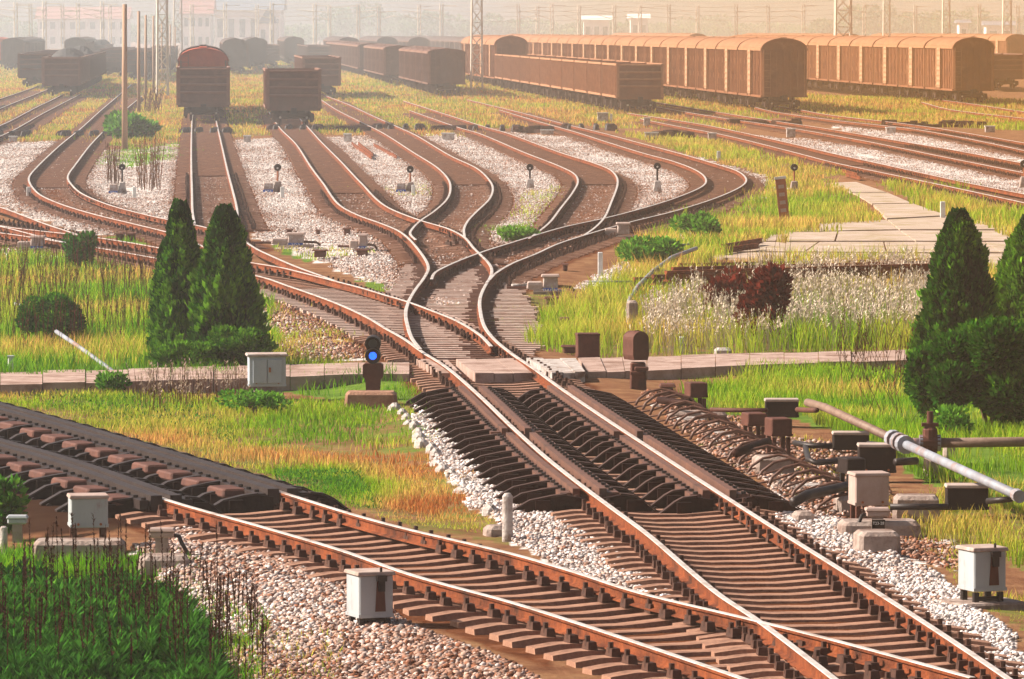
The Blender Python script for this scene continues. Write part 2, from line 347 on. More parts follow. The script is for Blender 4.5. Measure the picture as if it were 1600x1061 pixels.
def sleeper_mb(L=2.5, dark=False, shoulder=True, fast=True):
    mb = MB(); h = L/2; prof = []
    xs = [-h, -h*.82, -.9, -.55, -.2, .2, .55, .9, h*.82, h]; zs = [-.03, .0, .0, -.025, -.05, -.05, -.025, .0, .0, -.03] if shoulder else [0]*10
    vs = []; 
    for x, z in zip(xs, zs):
        vs += [(x, -.15, -.2), (x, -.105, z+.02), (x, .105, z+.02), (x, .15, -.2)]
    fs = [(i*4+k, i*4+(k+1) % 4, (i+1)*4+(k+1) % 4, (i+1)*4+k) for i in range(9) for k in range(4)]+[(3, 2, 1, 0), (36, 37, 38, 39)]
    mb.add(vs, fs)
    for sx in (-.76, .76) if fast else ():
        for dx in (-.11, .11):
            mb.box((sx+dx, 0, .05), (.09, .16, .08), 0, 1, .8); mb.tube([(sx+dx*1.2, 0, .05), (sx+dx*1.2, 0, .14)], .024, 6, 1)
    return mb
_sl = {}
def sleeper_obj(key, parent, loc, rz, L=2.5, m='sleeper', flat=False):
    if key not in _sl:
        o = sleeper_mb(L, shoulder=not flat).build('sleeper', [m, 'fastener'], parent); _sl[key] = o
    else:
        o = _sl[key].copy(); COL.objects.link(o); o.parent = parent
    o.location = loc; o.rotation_euler[2] = rz; return o
TRACKLABEL = {
 'main': 'rust brown main track running through the long retarder to the bottom right corner',
 'fore': 'rusty foreground track leaving the dark retarder and joining the main track at the bottom',
 'west': 'oblique track from the left edge behind the two conifers into the central crossing',
 'west2': 'short track at the left edge merging into the oblique track',
 'one': 'leftmost S curved track bending around the white gravel at the far left',
 'two': 'straight track leading up to the brown open wagon before the red wagon',
 'three': 'S curved track from the lone open wagon down into the crossing',
 'four': 'curved track crossing its left neighbour just below the third dwarf signal',
 'five': 'curved track bulging right between the fourth and fifth dwarf signals',
 'six': 'rightmost S curved track with the sharp bend at the right end of the ladder',
 'east': 'straight track on the right running nearest the concrete slabs',
 'east2': 'middle straight track on the right with white gravel on both sides',
 'east3': 'straight right track leading up to the long row of covered wagons',
 'east4': 'faint track in the dry grass in front of the rightmost covered wagons',
 'far_west': 'half overgrown track at the left leading to the coal heaped wagons',
 'far_west2': 'short piece of track at the left edge in front of the second dark wagon row',
}
TRK = {}; TRACKMID = []
SLRANGE = {'main': (0, 99, 'sleeper'), 'fore': (0, 90, 'sleeper')}
for ti, (k, (L_, R_)) in enumerate(LINES.items()):
    t = empty('railway_track', (0, 0, 0), TRACKLABEL[k], 'railway track', 'tracks of the yard'); TRK[k] = t
    rail_mesh(L_, ti*.0017, t); rail_mesh(R_, ti*.0017+.0008, t)
    mids = []
    for p in resample(L_, .57):
        q, d = nearest(R_, p)
        if d < 2.6 and d > .45:
            u = (q-p).normalized(); mids.append((p+u*.7175, math.atan2(u.y, u.x), d))
    mids.sort(key=lambda a: a[0].y); TRACKMID += [(m.x, m.y) for m, _, _ in mids]
    n = 0; rest = MB()
    for m, a, d in mids:
        if k == 'three' and m.y < 131: continue
        if k in ('one', 'two', 'three', 'four', 'five', 'six', 'west') and m.y < 92.5 and k != 'west': continue
        z = .045 if k in ('main', 'fore') else .035-.004*(ti % 5)
        if k == 'one' and m.y > 185 and m.y < 200: pass
        u = Vector((math.cos(a), math.sin(a), 0)); c = m if k not in ('three', 'six') or m.y > 130 else m
        jit = random.uniform(-.03, .03)
        if n < 100:
            kind = 'pale' if (k in ('three', 'west') and m.y < 118) else ('norm' if k in ('main', 'fore', 'west') else ('dark' if random.random() < .6 else 'norm'))
            lng = 3.4 if kind == 'pale' and k == 'three' else 2.5
            sleeper_obj((kind, lng), t, (c.x+u.x*jit, c.y+u.y*jit, z), a+random.uniform(-.01, .01), lng, {'pale': 'sleeper_pale', 'norm': 'sleeper', 'dark': 'sleeper_dark'}[kind], kind == 'pale'); n += 1
        else:
            rest.box((c.x, c.y, z-.08), (2.5, .25, .2), a)
    if rest.v: tag(rest.build('sleepers', 'sleeper_dark', t), kind='stuff')
D_ = 93.5
while D_ < 131:
    xl = np.interp(D_, [93, 100, 112, 131], [600, 585, 600, 640]); xr = np.interp(D_, [93, 100, 112, 131], [830, 850, 830, 770])
    Lw = (xr-xl)/F*D_+random.uniform(-.1, .25); x0 = ((xl+xr)/2-800)/F*D_-Lw/2; mb = MB(); n = int(Lw/.13); near = [nearest(q, Vector((x0+Lw/2, D_, RH)))[0] for q in ()]
    xr_ = [p.x for kk in ('main', 'west', 'three', 'four', 'five', 'six', 'two') for q in LINES[kk] for p in q if abs(p.y-D_) < .3]
    for i in range(n):
        xc = x0+(i+.5)*Lw/n; dm = min([abs(xc-v) for v in xr_]+[9]); mb.box((xc, D_, -.06), (Lw/n, .25, .2), 0, 1 if dm < .20+.14*random.random() else 0, 1)
    mb.build('sleeper', ['sleeper_pale', 'sleeper_stained'], TRK['three']); D_ += .57
TM = np.array(TRACKMID)
def trackdist(X, Y):
    best = np.full(X.shape, 1e9)
    order = np.argsort(TM[:, 1]); T = TM[order]; ys = T[:, 1]
    flat = best.ravel(); Xf = X.ravel(); Yf = Y.ravel()
    cells = {}
    for x, y in T: cells.setdefault((int(x//3), int(y//3)), []).append((x, y))
    ci = (Xf//3).astype(int); cj = (Yf//3).astype(int)
    key = ci*100000+cj; od = np.argsort(key, kind='stable'); ks = key[od]; bounds = np.flatnonzero(np.r_[True, ks[1:] != ks[:-1], True])
    for a, b in zip(bounds[:-1], bounds[1:]):
        idx = od[a:b]; i, j = ci[idx[0]], cj[idx[0]]
        c = [q for di in (-1, 0, 1) for dj in (-1, 0, 1) for q in cells.get((i+di, j+dj), ())]
        if c:
            c = np.array(c); d = np.min(np.hypot(Xf[idx, None]-c[None, :, 0], Yf[idx, None]-c[None, :, 1]), axis=1); flat[idx] = d
    return flat.reshape(X.shape)
# ------------------------------------------------------------------ ground map in photograph coordinates
GRAVEL = [[(-400,226),(95,222),(180,234),(290,226),(420,216),(600,212),(800,206),(960,222),(1100,250),(1240,290),(1185,312),(1080,335),(1010,352),(940,380),(870,405),(820,430),(800,455),(700,480),(600,450),(500,402),(420,382),(380,350),(250,372),(120,362),(0,320),(-400,318)],
          [(1120,206),(1300,222),(1700,284),(1700,326),(1400,270),(1240,246)], [(1300,196),(1440,200),(1700,246),(1700,268),(1400,220)],
          [(640,635),(690,650),(735,650),(870,800),(1000,900),(1180,1000),(1300,1090),(1050,1090),(1000,940),(800,850),(700,750),(660,690)],
          [(1120,765),(1200,765),(1350,830),(1470,905),(1530,960),(1700,1090),(1560,1090),(1440,965),(1250,850)],
          [(200,850),(330,820),(560,895),(620,965),(900,1090),(150,1090),(280,930)],
          [(400,440),(560,500),(640,560),(420,560)], [(0,385),(90,385),(110,400),(0,400)], [(1080,350),(1120,345),(1010,430),(900,450)], [(1390,815),(1500,830),(1530,900),(1400,860)]]
TUFTS = [  # polygon, density scale, height, tone centre, tone spread
 ([(-300,398),(60,400),(260,420),(420,470),(440,560),(620,590),(620,600),(-300,585)], 1.0, .32, .50, .26),
 ([(-300,588),(640,625),(720,720),(770,830),(640,825),(520,790),(400,740),(200,678),(-300,600)], 1.25, .13, .70, .2),
 ([(820,540),(880,470),(1000,425),(1500,400),(1700,410),(1700,545),(1440,545),(1000,558)], .9, .48, .64, .16),
 ([(1040,605),(1200,575),(1700,560),(1700,790),(1480,770),(1380,690),(1260,640),(1120,640)], 1.1, .23, .56, .18),
 ([(1390,800),(1480,780),(1700,790),(1700,900),(1590,880),(1500,850),(1440,840)], 1.0, .26, .66, .2),
 ([(-300,845),(130,845),(330,885),(420,960),(380,1090),(-300,1090)], .8, .15, .30, .14),
 ([(-300,140),(420,112),(760,118),(760,215),(640,212),(400,212),(180,228),(90,222),(-300,224)], .55, .27, .74, .2),
 ([(700,118),(1300,150),(1700,158),(1700,205),(1440,196),(1200,184),(1150,205),(1000,200),(900,195),(760,200)], .55, .30, .74, .18),
 ([(540,100),(1000,118),(1000,165),(760,140),(540,130)], .5, .5, .72, .12),
 ([(-300,95),(560,92),(560,140),(-300,150)], .45, .26, .72, .18),
 ([(960,205),(1140,222),(1260,252),(1330,272),(1230,285),(1110,250)], .8, .30, .66, .14),
 ([(1060,320),(1240,280),(1310,290),(1380,345),(1290,362),(1140,400),(1000,432),(960,405),(1010,370)], .85, .34, .62, .18),  # right side patches: tone raised, warm glow put into the grass colour
 ([(1360,278),(1480,290),(1700,322),(1700,400),(1600,400),(1500,345),(1440,325)], 1.0, .42, .62, .16),
 ([(730,385),(800,360),(850,345),(860,360),(800,372)], 1.0, .2, .42, .1),
 ([(780,350),(830,300),(890,290),(880,330),(820,360)], .7, .2, .6, .14),
 ([(600,288),(690,285),(680,310),(600,305)], .6, .15, .55, .1), ([(120,240),(290,222),(330,240),(200,262),(110,262)], .9, .18, .40, .12),
 ([(640,440),(820,450),(880,520),(780,535),(640,460)], .5, .13, .66, .16), ([(420,385),(560,385),(600,400),(470,402)], .6, .18, .52, .14),
 ([(180,370),(250,365),(250,382),(190,382)], .9, .2, .38, .1), ([(560,430),(640,440),(625,462),(575,450)], .8, .15, .5, .14),
 ([(700,800),(860,830),(900,870),(800,855),(640,830)], .7, .08, .7, .16), ([(1010,612),(1130,640),(1340,700),(1400,800),(1290,810),(1150,740)], .35, .10, .78, .2), ([(1400,830),(1500,840),(1540,900),(1600,930),(1700,1000),(1600,1000),(1480,900)], .8, .12, .74, .18), ([(1250,800),(1370,830),(1400,860),(1290,830)], .5, .12, .7, .16),
 ([(420,450),(600,540),(620,560),(430,560)], .6, .18, .74, .2), ([(430,560),(700,580),(690,650),(640,625),(430,600)], .9, .18, .5, .16), ([(590,438),(860,446),(900,480),(880,520),(790,530),(770,470),(600,462)], .81, .09, .62, .16), ([(735,352),(790,345),(800,366),(740,380)], .81, .16, .5, .14), ([(500,288),(575,286),(600,300),(520,302)], .81, .12, .6, .1),
 ([(240,850),(330,870),(560,960),(500,1090),(330,1090),(330,920)], .25, .12, .62, .2),
]
ROAD = [[(1120,392),(1290,350),(1390,345),(1355,310),(1290,285),(1340,283),(1420,315),(1560,360),(1640,395),(1700,440),(1500,425),(1300,402)]]
# ------------------------------------------------------------------ ground sheet
us = np.arange(-.21, .2101, .0018); Ds = [40.0]
while Ds[-1] < 1500: Ds.append(Ds[-1]*1.0065+.02)
Ds = np.array(Ds); U, DD = np.meshgrid(us, Ds); GX = U*DD; GY = DD.copy()
px, py = proj(GX, GY); px = px+(vn(GX, GY, 1.3)-.5)*30; py = py+(vn(GX+50, GY, 1.7)-.5)*np.clip(22*(60/DD)**1.3, 1.5, 22)
mg = np.zeros(GX.shape); 
for q in GRAVEL: mg = np.maximum(mg, inpoly(px, py, q))
td = trackdist(GX, GY); mr = np.clip((1.62-td)/.35, 0, 1)*np.where(DD < 330, 1, .75)
mgr = np.zeros(GX.shape)
for q, dn, hh, tn, sd in TUFTS: mgr = np.maximum(mgr, inpoly(px, py, q)*(1.0 if tn < .6 else .45))
nearm = (DD < 66) & (px > 860); mr = np.where(nearm & (td > 1.0), mr*.35, mr)
GZ = -.085 + (vn(GX, GY, 4)-.5)*.08 + (vn(GX, GY, .7)-.5)*.03 + np.where(mg > 0, .03, 0)
w_ = np.clip((2.6-td)/.8, 0, 1); GZ = GZ*(1-w_)+w_*(-.012+(vn(GX, GY, .5)-.5)*.02)
ii = np.arange(len(us)*len(Ds)).reshape(len(Ds), len(us))
Fq = np.stack([ii[:-1, :-1], ii[:-1, 1:], ii[1:, 1:], ii[1:, :-1]], -1).reshape(-1, 4)
g = npmesh('ground', np.stack([GX, GY, GZ], -1).reshape(-1, 3), Fq, 'ground_cover')
ca = g.data.attributes.new('cover', 'FLOAT_COLOR', 'POINT')
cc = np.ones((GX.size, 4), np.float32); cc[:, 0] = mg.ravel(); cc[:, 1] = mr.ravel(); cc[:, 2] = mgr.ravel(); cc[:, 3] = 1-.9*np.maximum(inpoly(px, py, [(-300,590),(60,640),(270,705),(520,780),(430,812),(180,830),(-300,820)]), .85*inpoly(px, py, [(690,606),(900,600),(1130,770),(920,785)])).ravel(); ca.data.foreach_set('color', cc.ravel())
tag(g, kind='structure')
o = MB(); o.add([(-6000, -300, -.35), (6000, -300, -.35), (6000, 7500, -.35), (-6000, 7500, -.35)], [(0, 1, 2, 3)])
tag(o.build('terrain', 'ground_cover'), kind='structure')
# ------------------------------------------------------------------ grass tufts
def blades(name, polys, total_scale=1.0, hmul=1.0, matn='grass_blades', tone_fn=None, keep=None, wmul=1.0, lab=None):
    Vs = []; Fs = []; Ts = []; Rs = []; off = 0
    for q, dn, hh, tn, sd in polys:
        qa = np.array(q, float); x0, y0 = qa.min(0); x1, y1 = qa.max(0); x0 = max(x0, -120); x1 = min(x1, 1720); y1 = min(y1, 1080)
        N0 = int((x1-x0)*(y1-y0)*9*dn)
        X = rng.uniform(x0, x1, N0); Y = rng.uniform(y0, y1, N0)
        b = -(Y-530.5)/F; t = -CH/(-sp+b*cp); wy = (cp+b*sp)*t; wx = (X-800)/F*t
        area = wy**3/(F*F*CH)                 # m2 per pixel
        dens = 420*dn*(58/wy)**1.75            # blades per m2
        pr = area*dens/9/dn
        jx = X+(vn(wx, wy, 1.1)-.5)*30; jy = Y+(vn(wx+9, wy, 1.5)-.5)*np.clip(22*(60/wy)**1.3, 1.5, 22)
        clump = vn(wx, wy, .55)*.6+vn(wx+31, wy+7, 2.2)*.6
        ok = (rng.random(N0) < pr*total_scale*np.clip((clump-.32)*2.6, .04, 1.7)) & inpoly(jx, jy, q)
        for r in ROAD: ok &= ~inpoly(jx, jy, r) | (vn(wx, wy*.35, .9) > .80)
        wx = wx[ok]; wy = wy[ok]; cl = clump[ok]
        if len(wx) == 0: continue
        d = trackdist(wx, wy); k2 = (d > 1.35) | (dn == .81) | ((rng.random(len(wx)) < .30) & (wy > 84) & (vn(wx, wy, 1.5) > .62))
        if keep is not None: k2 &= keep(wx, wy)
        wx = wx[k2]; wy = wy[k2]; cl = cl[k2]; n = len(wx)
        h = hh*hmul*rng.uniform(.5, 1.25, n)*(.55+.75*vn(wx, wy, 1.6)); w = np.maximum(.006, wy/9000*.75)*wmul*rng.uniform(.7, 1.3, n)
        az = rng.uniform(0, 2*np.pi, n); bend = h*rng.uniform(.1, .55, n); ba = rng.uniform(0, 2*np.pi, n)
        z0 = -.09; cx, sx_ = np.cos(az)*w, np.sin(az)*w; bx, by = np.cos(ba)*bend, np.sin(ba)*bend
        V = np.zeros((n, 5, 3))
        V[:, 0] = np.stack([wx-cx, wy-sx_, np.full(n, z0)], -1); V[:, 1] = np.stack([wx+cx, wy+sx_, np.full(n, z0)], -1)
        V[:, 2] = np.stack([wx+cx*.8+bx*.35, wy+sx_*.8+by*.35, z0+h*.6], -1); V[:, 3] = np.stack([wx-cx*.8+bx*.35, wy-sx_*.8+by*.35, z0+h*.6], -1)
        V[:, 4] = np.stack([wx+bx, wy+by, z0+h], -1)
        i = np.arange(n)*5+off
        Fs.append(np.concatenate([np.stack([i, i+1, i+2, i+3], -1)])); Fs3 = np.stack([i+3, i+2, i+4, i+4], -1)
        tone = tn+(vn(wx, wy, 2.6)-.5)*sd*2.6+rng.normal(0, sd*.35, n)+(vn(wx+5, wy+3, 9)-.5)*sd*1.2
        if tone_fn is not None: tone = tone_fn(wx, wy, tone)
        Fs[-1] = np.concatenate([Fs[-1], Fs3]); Ts.append(np.r_[tone, tone+.03]); r = rng.random(n); Rs.append(np.r_[r*.8, np.clip(r+.15, 0, 1)])
        Vs.append(V.reshape(-1, 3)); off += n*5
    V = np.concatenate(Vs); Fc = np.concatenate(Fs); T = np.concatenate(Ts); Rr = np.concatenate(Rs)
    tri = Fc[:, 2] == Fc[:, 3]; 
    # quads with a repeated tip are stored as triangles in a mesh of their own loops
    me = bpy.data.meshes.new(name); k = np.where((Fc[:, 3] == Fc[:, 2]), 3, 4); ls = np.r_[0, np.cumsum(k)[:-1]]
    vi = Fc.ravel()[np.column_stack([np.ones((len(Fc), 3), bool), k == 4]).ravel()]
    me.vertices.add(len(V)); me.vertices.foreach_set('co', V.astype(np.float32).ravel())
    me.loops.add(len(vi)); me.loops.foreach_set('vertex_index', vi.astype(np.int32)); me.polygons.add(len(Fc)); me.polygons.foreach_set('loop_start', ls.astype(np.int32))
    me.update(calc_edges=True)
    me.attributes.new('tone', 'FLOAT', 'FACE').data.foreach_set('value', np.clip(T, 0, 1).astype(np.float32)); me.attributes.new('rnd', 'FLOAT', 'FACE').data.foreach_set('value', Rr.astype(np.float32))
    me.materials.append(MATS[matn]); ob = bpy.data.objects.new(name, me); COL.objects.link(ob)
    print(name, len(Fc)); return tag(ob, lab, 'grass', kind='stuff')
def tone_main(x, y, t):
    X, Y = proj(x, y)
    w = np.clip((X-450)/150, 0, 1)*np.clip((Y-670)/30, 0, 1)*np.clip((800-X)/60, 0, 1)*np.clip((850-Y)/40, 0, 1); t = t+w*.24     # the dry orange patch left of the retarder
    w = np.clip(1.5-np.hypot((X-530)/190, (Y-648)/34), 0, 1)*(.5+vn(x, y, .9)); t = t-w*.26
    w = np.clip(1.5-np.hypot((X-510)/95, (Y-762)/42), 0, 1)*(.4+vn(x, y, .6)); t = t-w*.42
    w = np.clip(1.4-np.hypot((X-170)/120, (Y-640)/36), 0, 1); return t-w*.2
blades('grass', TUFTS, 1.0, tone_fn=tone_main, lab='grass of the verges, fresh green to straw yellow and orange')
# seed heads: pale plumes in the right meadow, dark dead stalks left
def stalks(name, poly, n, h0, h1, tone, head, lab, lean=.12, cat='weeds'):
    qa = np.array(poly, float); x0, y0 = qa.min(0); x1, y1 = qa.max(0); out = []
    X = rng.uniform(x0, x1, n*4); Y = rng.uniform(y0, y1, n*4); ok = inpoly(X, Y, poly)&(vn(X, Y*3, 45)*.6+vn(X+9, Y*3, 14)*.5 > rng.uniform(.2, .75, len(X))); X = X[ok][:n]; Y = Y[ok][:n]
    Vs = []; Fs = []; T = []; off = 0
    for a, c in zip(X, Y):
        p = P(a, c); h = random.uniform(h0, h1); w = max(.004, p.y/11000*.6); l = Vector((random.gauss(0, lean), random.gauss(0, lean), 1))*h
        b = Vector((w, 0, 0)); top = p+l; base = p-Vector((0, 0, .09))
        Vs += [base-b, base+b, top+b*.5, top-b*.5]; Fs.append((off, off+1, off+2, off+3)); T.append(tone); off += 4
        m = int(head[0]); hw = head[1]; hl = head[2]*h
        for k in range(m):
            s = top-l*(head[2]*random.random()); r = Vector((random.gauss(0, hw), random.gauss(0, hw), random.uniform(.3, 1)*hw*2.2)); q = Vector((-r.y, r.x, 0))
            q = q.normalized()*hw*.45 if q.length > 1e-5 else Vector((hw*.4, 0, 0))
            Vs += [s-q, s+q, s+r+q*.3, s+r-q*.3]; Fs.append((off, off+1, off+2, off+3)); T.append(head[3]); off += 4
    T = np.array(T)
    return tag(npmesh(name, np.array([tuple(v) for v in Vs]), np.array(Fs), 'stalk', T, rng.random(len(Fs))), lab, cat, kind='stuff')
stalks('feather_grass', [(1080,470),(1180,440),(1330,432),(1490,425),(1450,535),(1010,552),(1010,510)], 3000, .35, .72, .8, (6, .024, .35, 1.0), 'pale feathery seed heads of the tall meadow grass at the right', .16, 'tall grass')
stalks('dead_stalks', [(-20,400),(260,415),(250,550),(0,560)], 420, .5, 1.0, .35, (5, .02, .5, .3), 'thin brown dead stalks standing in the left meadow')
stalks('dock_stalks', [(-20,900),(330,905),(400,1000),(420,1080),(-20,1080)], 190, .35, .72, .12, (38, .016, .6, .03), 'dark brown dock stalks over the green weeds at the bottom left', .06)
stalks('dry_stalks', [(200,600),(390,600),(390,625),(230,640)], 160, .2, .45, .5, (6, .02, .5, .75), 'dry pale stalks below the edge of the path beside the grey cabinet')
stalks('brown_stalks', [(1100,545),(1240,520),(1230,430),(1110,440)], 110, .5, 1.0, .3, (3, .02, .6, .2), 'dark stalks around the red leaved shrub', .1)
stalks('dry_reeds', [(214,300),(250,300),(252,285),(216,285)], 42, 1.2, 1.9, .45, (4, .05, .7, .5), 'dry brown reeds beside the leftmost dwarf signal', .09)
stalks('brown_reeds', [(166,290),(186,290),(186,278),(168,278)], 30, .9, 1.4, .3, (4, .05, .7, .35), 'dark brown reeds behind the leftmost dwarf signal', .08)
stalks('bare_twigs', [(225,176),(255,176),(255,168),(225,168)], 34, 1.0, 1.9, .5, (5, .08, .7, .4), 'bare twigs right of the second bare pole', .2)
stalks('thin_twigs', [(1290,560),(1430,550),(1420,660),(1330,640)], 60, .5, 1.3, .35, (2, .03, .7, .3), 'arching brown twigs over the grass left of the big conifer', .3)
# ------------------------------------------------------------------ stones
def rocks(name, polys, dens0, tone, lab, size=.03, ymax=999, pw=1.75, keep=None):
    bm = bmesh.new(); bmesh.ops.create_icosphere(bm, subdivisions=1, radius=1); bv = np.array([v.co[:] for v in bm.verts]); bf = np.array([[v.index for v in f.verts] for f in bm.faces]); bm.free()
    PX = []; PY = []; Z = []
    for q in polys:
        qa = np.array(q, float); x0, y0 = qa.min(0); x1, y1 = qa.max(0); x0 = max(x0, -60); x1 = min(x1, 1660); y1 = min(y1, 1075)
        N0 = int((x1-x0)*(y1-y0)*6); X = rng.uniform(x0, x1, N0); Y = rng.uniform(y0, y1, N0)
        b = -(Y-530.5)/F; t = -CH/(-sp+b*cp); wy = (cp+b*sp)*t; wx = (X-800)/F*t
        pr = wy**3/(F*F*CH)*dens0*(58/wy)**pw/6
        jx = X+(vn(wx, wy, 1.3)-.5)*30; jy = Y+(vn(wx+50, wy, 1.7)-.5)*np.clip(22*(60/wy)**1.3, 1.5, 22)
        ok = (rng.random(N0) < pr) & inpoly(jx, jy, q); PX.append(wx[ok]); PY.append(wy[ok])
    x = np.concatenate(PX); y = np.concatenate(PY); d = trackdist(x, y)
    far = y > 84; k = np.where(far, (d > 1.32) | (rng.random(len(x)) < .10), d > .95)
    if keep is not None: k &= keep(x, y, d)
    x = x[k]; y = y[k]; d = d[k]; n = len(x)
    s = np.maximum(size, y/9000*1.05)*rng.uniform(.55, 1.35, n)
    sc = np.stack([s*rng.uniform(.7, 1.3, n), s*rng.uniform(.7, 1.3, n), s*rng.uniform(.45, .9, n)], -1)
    a = rng.uniform(0, 6.28, n); tl = rng.uniform(-.6, .6, n)
    B = bv[None]*(1+rng.uniform(-.36, .30, (n, len(bv), 1)))*sc[:, None]
    xx = B[..., 0]*np.cos(tl)[:, None]-B[..., 2]*np.sin(tl)[:, None]; zz = B[..., 0]*np.sin(tl)[:, None]+B[..., 2]*np.cos(tl)[:, None]
    X = xx*np.cos(a)[:, None]-B[..., 1]*np.sin(a)[:, None]+x[:, None]; Y = xx*np.sin(a)[:, None]+B[..., 1]*np.cos(a)[:, None]+y[:, None]
    zb = -.055+.062*np.clip((2.7-d)/.8, 0, 1)+(vn(x, y, .8)-.5)*.05+rng.uniform(-.01, .02, n)
    V = np.stack([X, Y, zz+zb[:, None]], -1).reshape(-1, 3); Fc = (bf[None]+(np.arange(n)*len(bv))[:, None, None]).reshape(-1, 3)
    t = tone+rng.normal(0, .17, n)+(vn(x, y*.5, 2.4)-.5)*.45-np.clip((1.8-d)/.6, 0, 1)*.25*(y > 84); t = np.where(rng.random(n) < .2, t-.4, t)
    print(name, n)
    return tag(npmesh(name, V, Fc, 'stone', np.repeat(t, len(bf)), np.repeat(rng.random(n), len(bf))), lab, 'gravel', kind='stuff')
rocks('ballast_stones', GRAVEL[:3]+[GRAVEL[8]], 640, .66, 'white ballast stones between the curved tracks', .024)
rocks('pale_stones', [GRAVEL[3], GRAVEL[4]], 620, .84, 'whitish ballast stones along the main track', .024)
rocks('brown_stones', [GRAVEL[5]], 640, .37, 'grey and reddish ballast stones at the bottom left', .029)
rocks('rusty_stones', [GRAVEL[6], GRAVEL[7], GRAVEL[9], [(1000,610),(1120,640),(1340,700),(1400,800),(1300,815),(1150,740)]], 300, .20, 'rusty brown stones beside the crossing', .03)
# ------------------------------------------------------------------ paved surfaces
def slab(name, poly, z, th, m, par=None, steps=None):
    mb = MB(); pts = [P(x, y, z) for x, y in poly]; n = len(pts)
    vs = [tuple(p) for p in pts]+[(p.x, p.y, z-th) for p in pts]
    mb.add(vs, [tuple(range(n)), tuple(range(2*n-1, n-1, -1))]+[(i, i+n, (i+1) % n+n, (i+1) % n) for i in range(n)])
    return mb.build(name, m, par)
def row_slabs(name, up, lo, n, z, th, m, gap=.012):
    mb = MB()
    def ev(pl, t):
        s = t*(len(pl)-1); i = min(int(s), len(pl)-2); f = s-i; return P(pl[i][0]*(1-f)+pl[i+1][0]*f, pl[i][1]*(1-f)+pl[i+1][1]*f, z)
    for i in range(n):
        a, b, c, d = ev(up, i/n), ev(up, (i+1)/n), ev(lo, (i+1)/n), ev(lo, i/n); g = (b-a).normalized()*gap/2; dz = random.uniform(-.012, .012)
        v = [a+g, b-g, c-g, d+g]; vs = [(p.x, p.y, z+dz) for p in v]+[(p.x, p.y, z-th) for p in v]
        mb.add(vs, [(0, 1, 2, 3), (7, 6, 5, 4)]+[(k, k+4, (k+1) % 4+4, (k+1) % 4) for k in range(4)])
    o = mb.build(name, m); return tag(o, kind='structure')
row_slabs('path', [(-300,584),(0,581),(200,577),(400,570),(560,566),(640,566)], [(-300,606),(0,600),(200,597),(400,590),(560,584),(640,584)], 15, .10, .3, 'path_slab')
row_slabs('crossing', [(650,562),(700,562)], [(690,584),(722,584)], 2, .15, .3, 'path_slab')
row_slabs('crossing', [(712,562),(805,560)], [(742,584),(832,583)], 3, .15, .3, 'path_slab')
row_slabs('crossing', [(822,560),(900,560)], [(862,583),(915,581)], 3, .15, .35, 'cement_white')
row_slabs('path', [(903,560),(1000,557),(1150,553),(1300,550),(1440,545),(1700,540)], [(918,582),(1000,579),(1150,572),(1300,566),(1440,561),(1700,554)], 14, .07, .3, 'path_slab')
def pav():
    mb = MB(); z = -.02
    rows = [([(1290,286),(1338,284)], [(1330,300),(1385,300)]), ([(1332,301),(1388,301)], [(1362,318),(1425,317)]), ([(1364,319),(1428,318)], [(1385,341),(1480,336)]),
            ([(1270,350),(1386,343),(1482,338),(1540,346)], [(1215,362),(1405,358),(1500,358),(1590,358)]), ([(1213,363),(1406,360),(1590,360)], [(1180,376),(1430,376),(1610,376)]),
            ([(1178,378),(1432,378),(1612,378)], [(1130,392),(1450,394),(1640,394)]), ([(1128,394),(1452,396),(1645,396)], [(1110,402),(1465,410),(1700,416)])]
    for up, lo in rows:
        n = max(1, int((up[-1][0]-up[0][0])/85))
        def ev(pl, t):
            s = t*(len(pl)-1); i = min(int(s), len(pl)-2); f = s-i; return (pl[i][0]*(1-f)+pl[i+1][0]*f, pl[i][1]*(1-f)+pl[i+1][1]*f)
        for i in range(n):
            q = [ev(up, (i+.01)/n), ev(up, (i+.985)/n), ev(lo, (i+.985)/n), ev(lo, (i+.01)/n)]; zz = z+random.uniform(-.012, .012)
            v = [P(a, b, zz) for a, b in q]; vs = [tuple(p) for p in v]+[(p.x, p.y, zz-.12) for p in v]
            mb.add(vs, [(0, 1, 2, 3), (7, 6, 5, 4)]+[(k, k+4, (k+1) % 4+4, (k+1) % 4) for k in range(4)])
    tag(mb.build('pavement', 'pavement_slab'), kind='structure')
pav()

# ------------------------------------------------------------------ wagons (origin at the near end, on the ground, length along +Y)
HEAD = .054
def bogie(parent, y, W=2.0):
    mb = MB()
    for sx in (-1, 1):
        mb.box((sx*1.0, y, .72), (.16, 2.3, .22)); mb.box((sx*1.0, y, .50), (.14, .7, .3)); mb.box((sx*1.02, y-.88, .62), (.22, .3, .34)); mb.box((sx*1.02, y+.88, .62), (.22, .3, .34))
    mb.box((0, y, .72), (2.1, .4, .25)); b = mb.build('bogie', 'undergear', parent)
    for dy in (-.88, .88):
        w = MB()
        for sx in (-.72, .72):
            w.tube([(sx-.065, y+dy, .62), (sx+.065, y+dy, .62)], .42, 18, 0); w.tube([(sx-.075, y+dy, .62), (sx+.075, y+dy, .62)], .36, 14, 0)
        w.tube([(-.8, y+dy, .62), (.8, y+dy, .62)], .08, 8, 0)
        w.build('wheelset', 'undergear', b)
        if dy < 0:
            g = MB()
            for sx in (-.72, .72): g.tube([(sx, y+dy-.44, .62), (sx, y+dy-.40, .62)], .07, 8)
            if y < 5: g.build('glint_disc', 'white_paint', b)  # white discs added to stand for glints on the near wheels
    return b
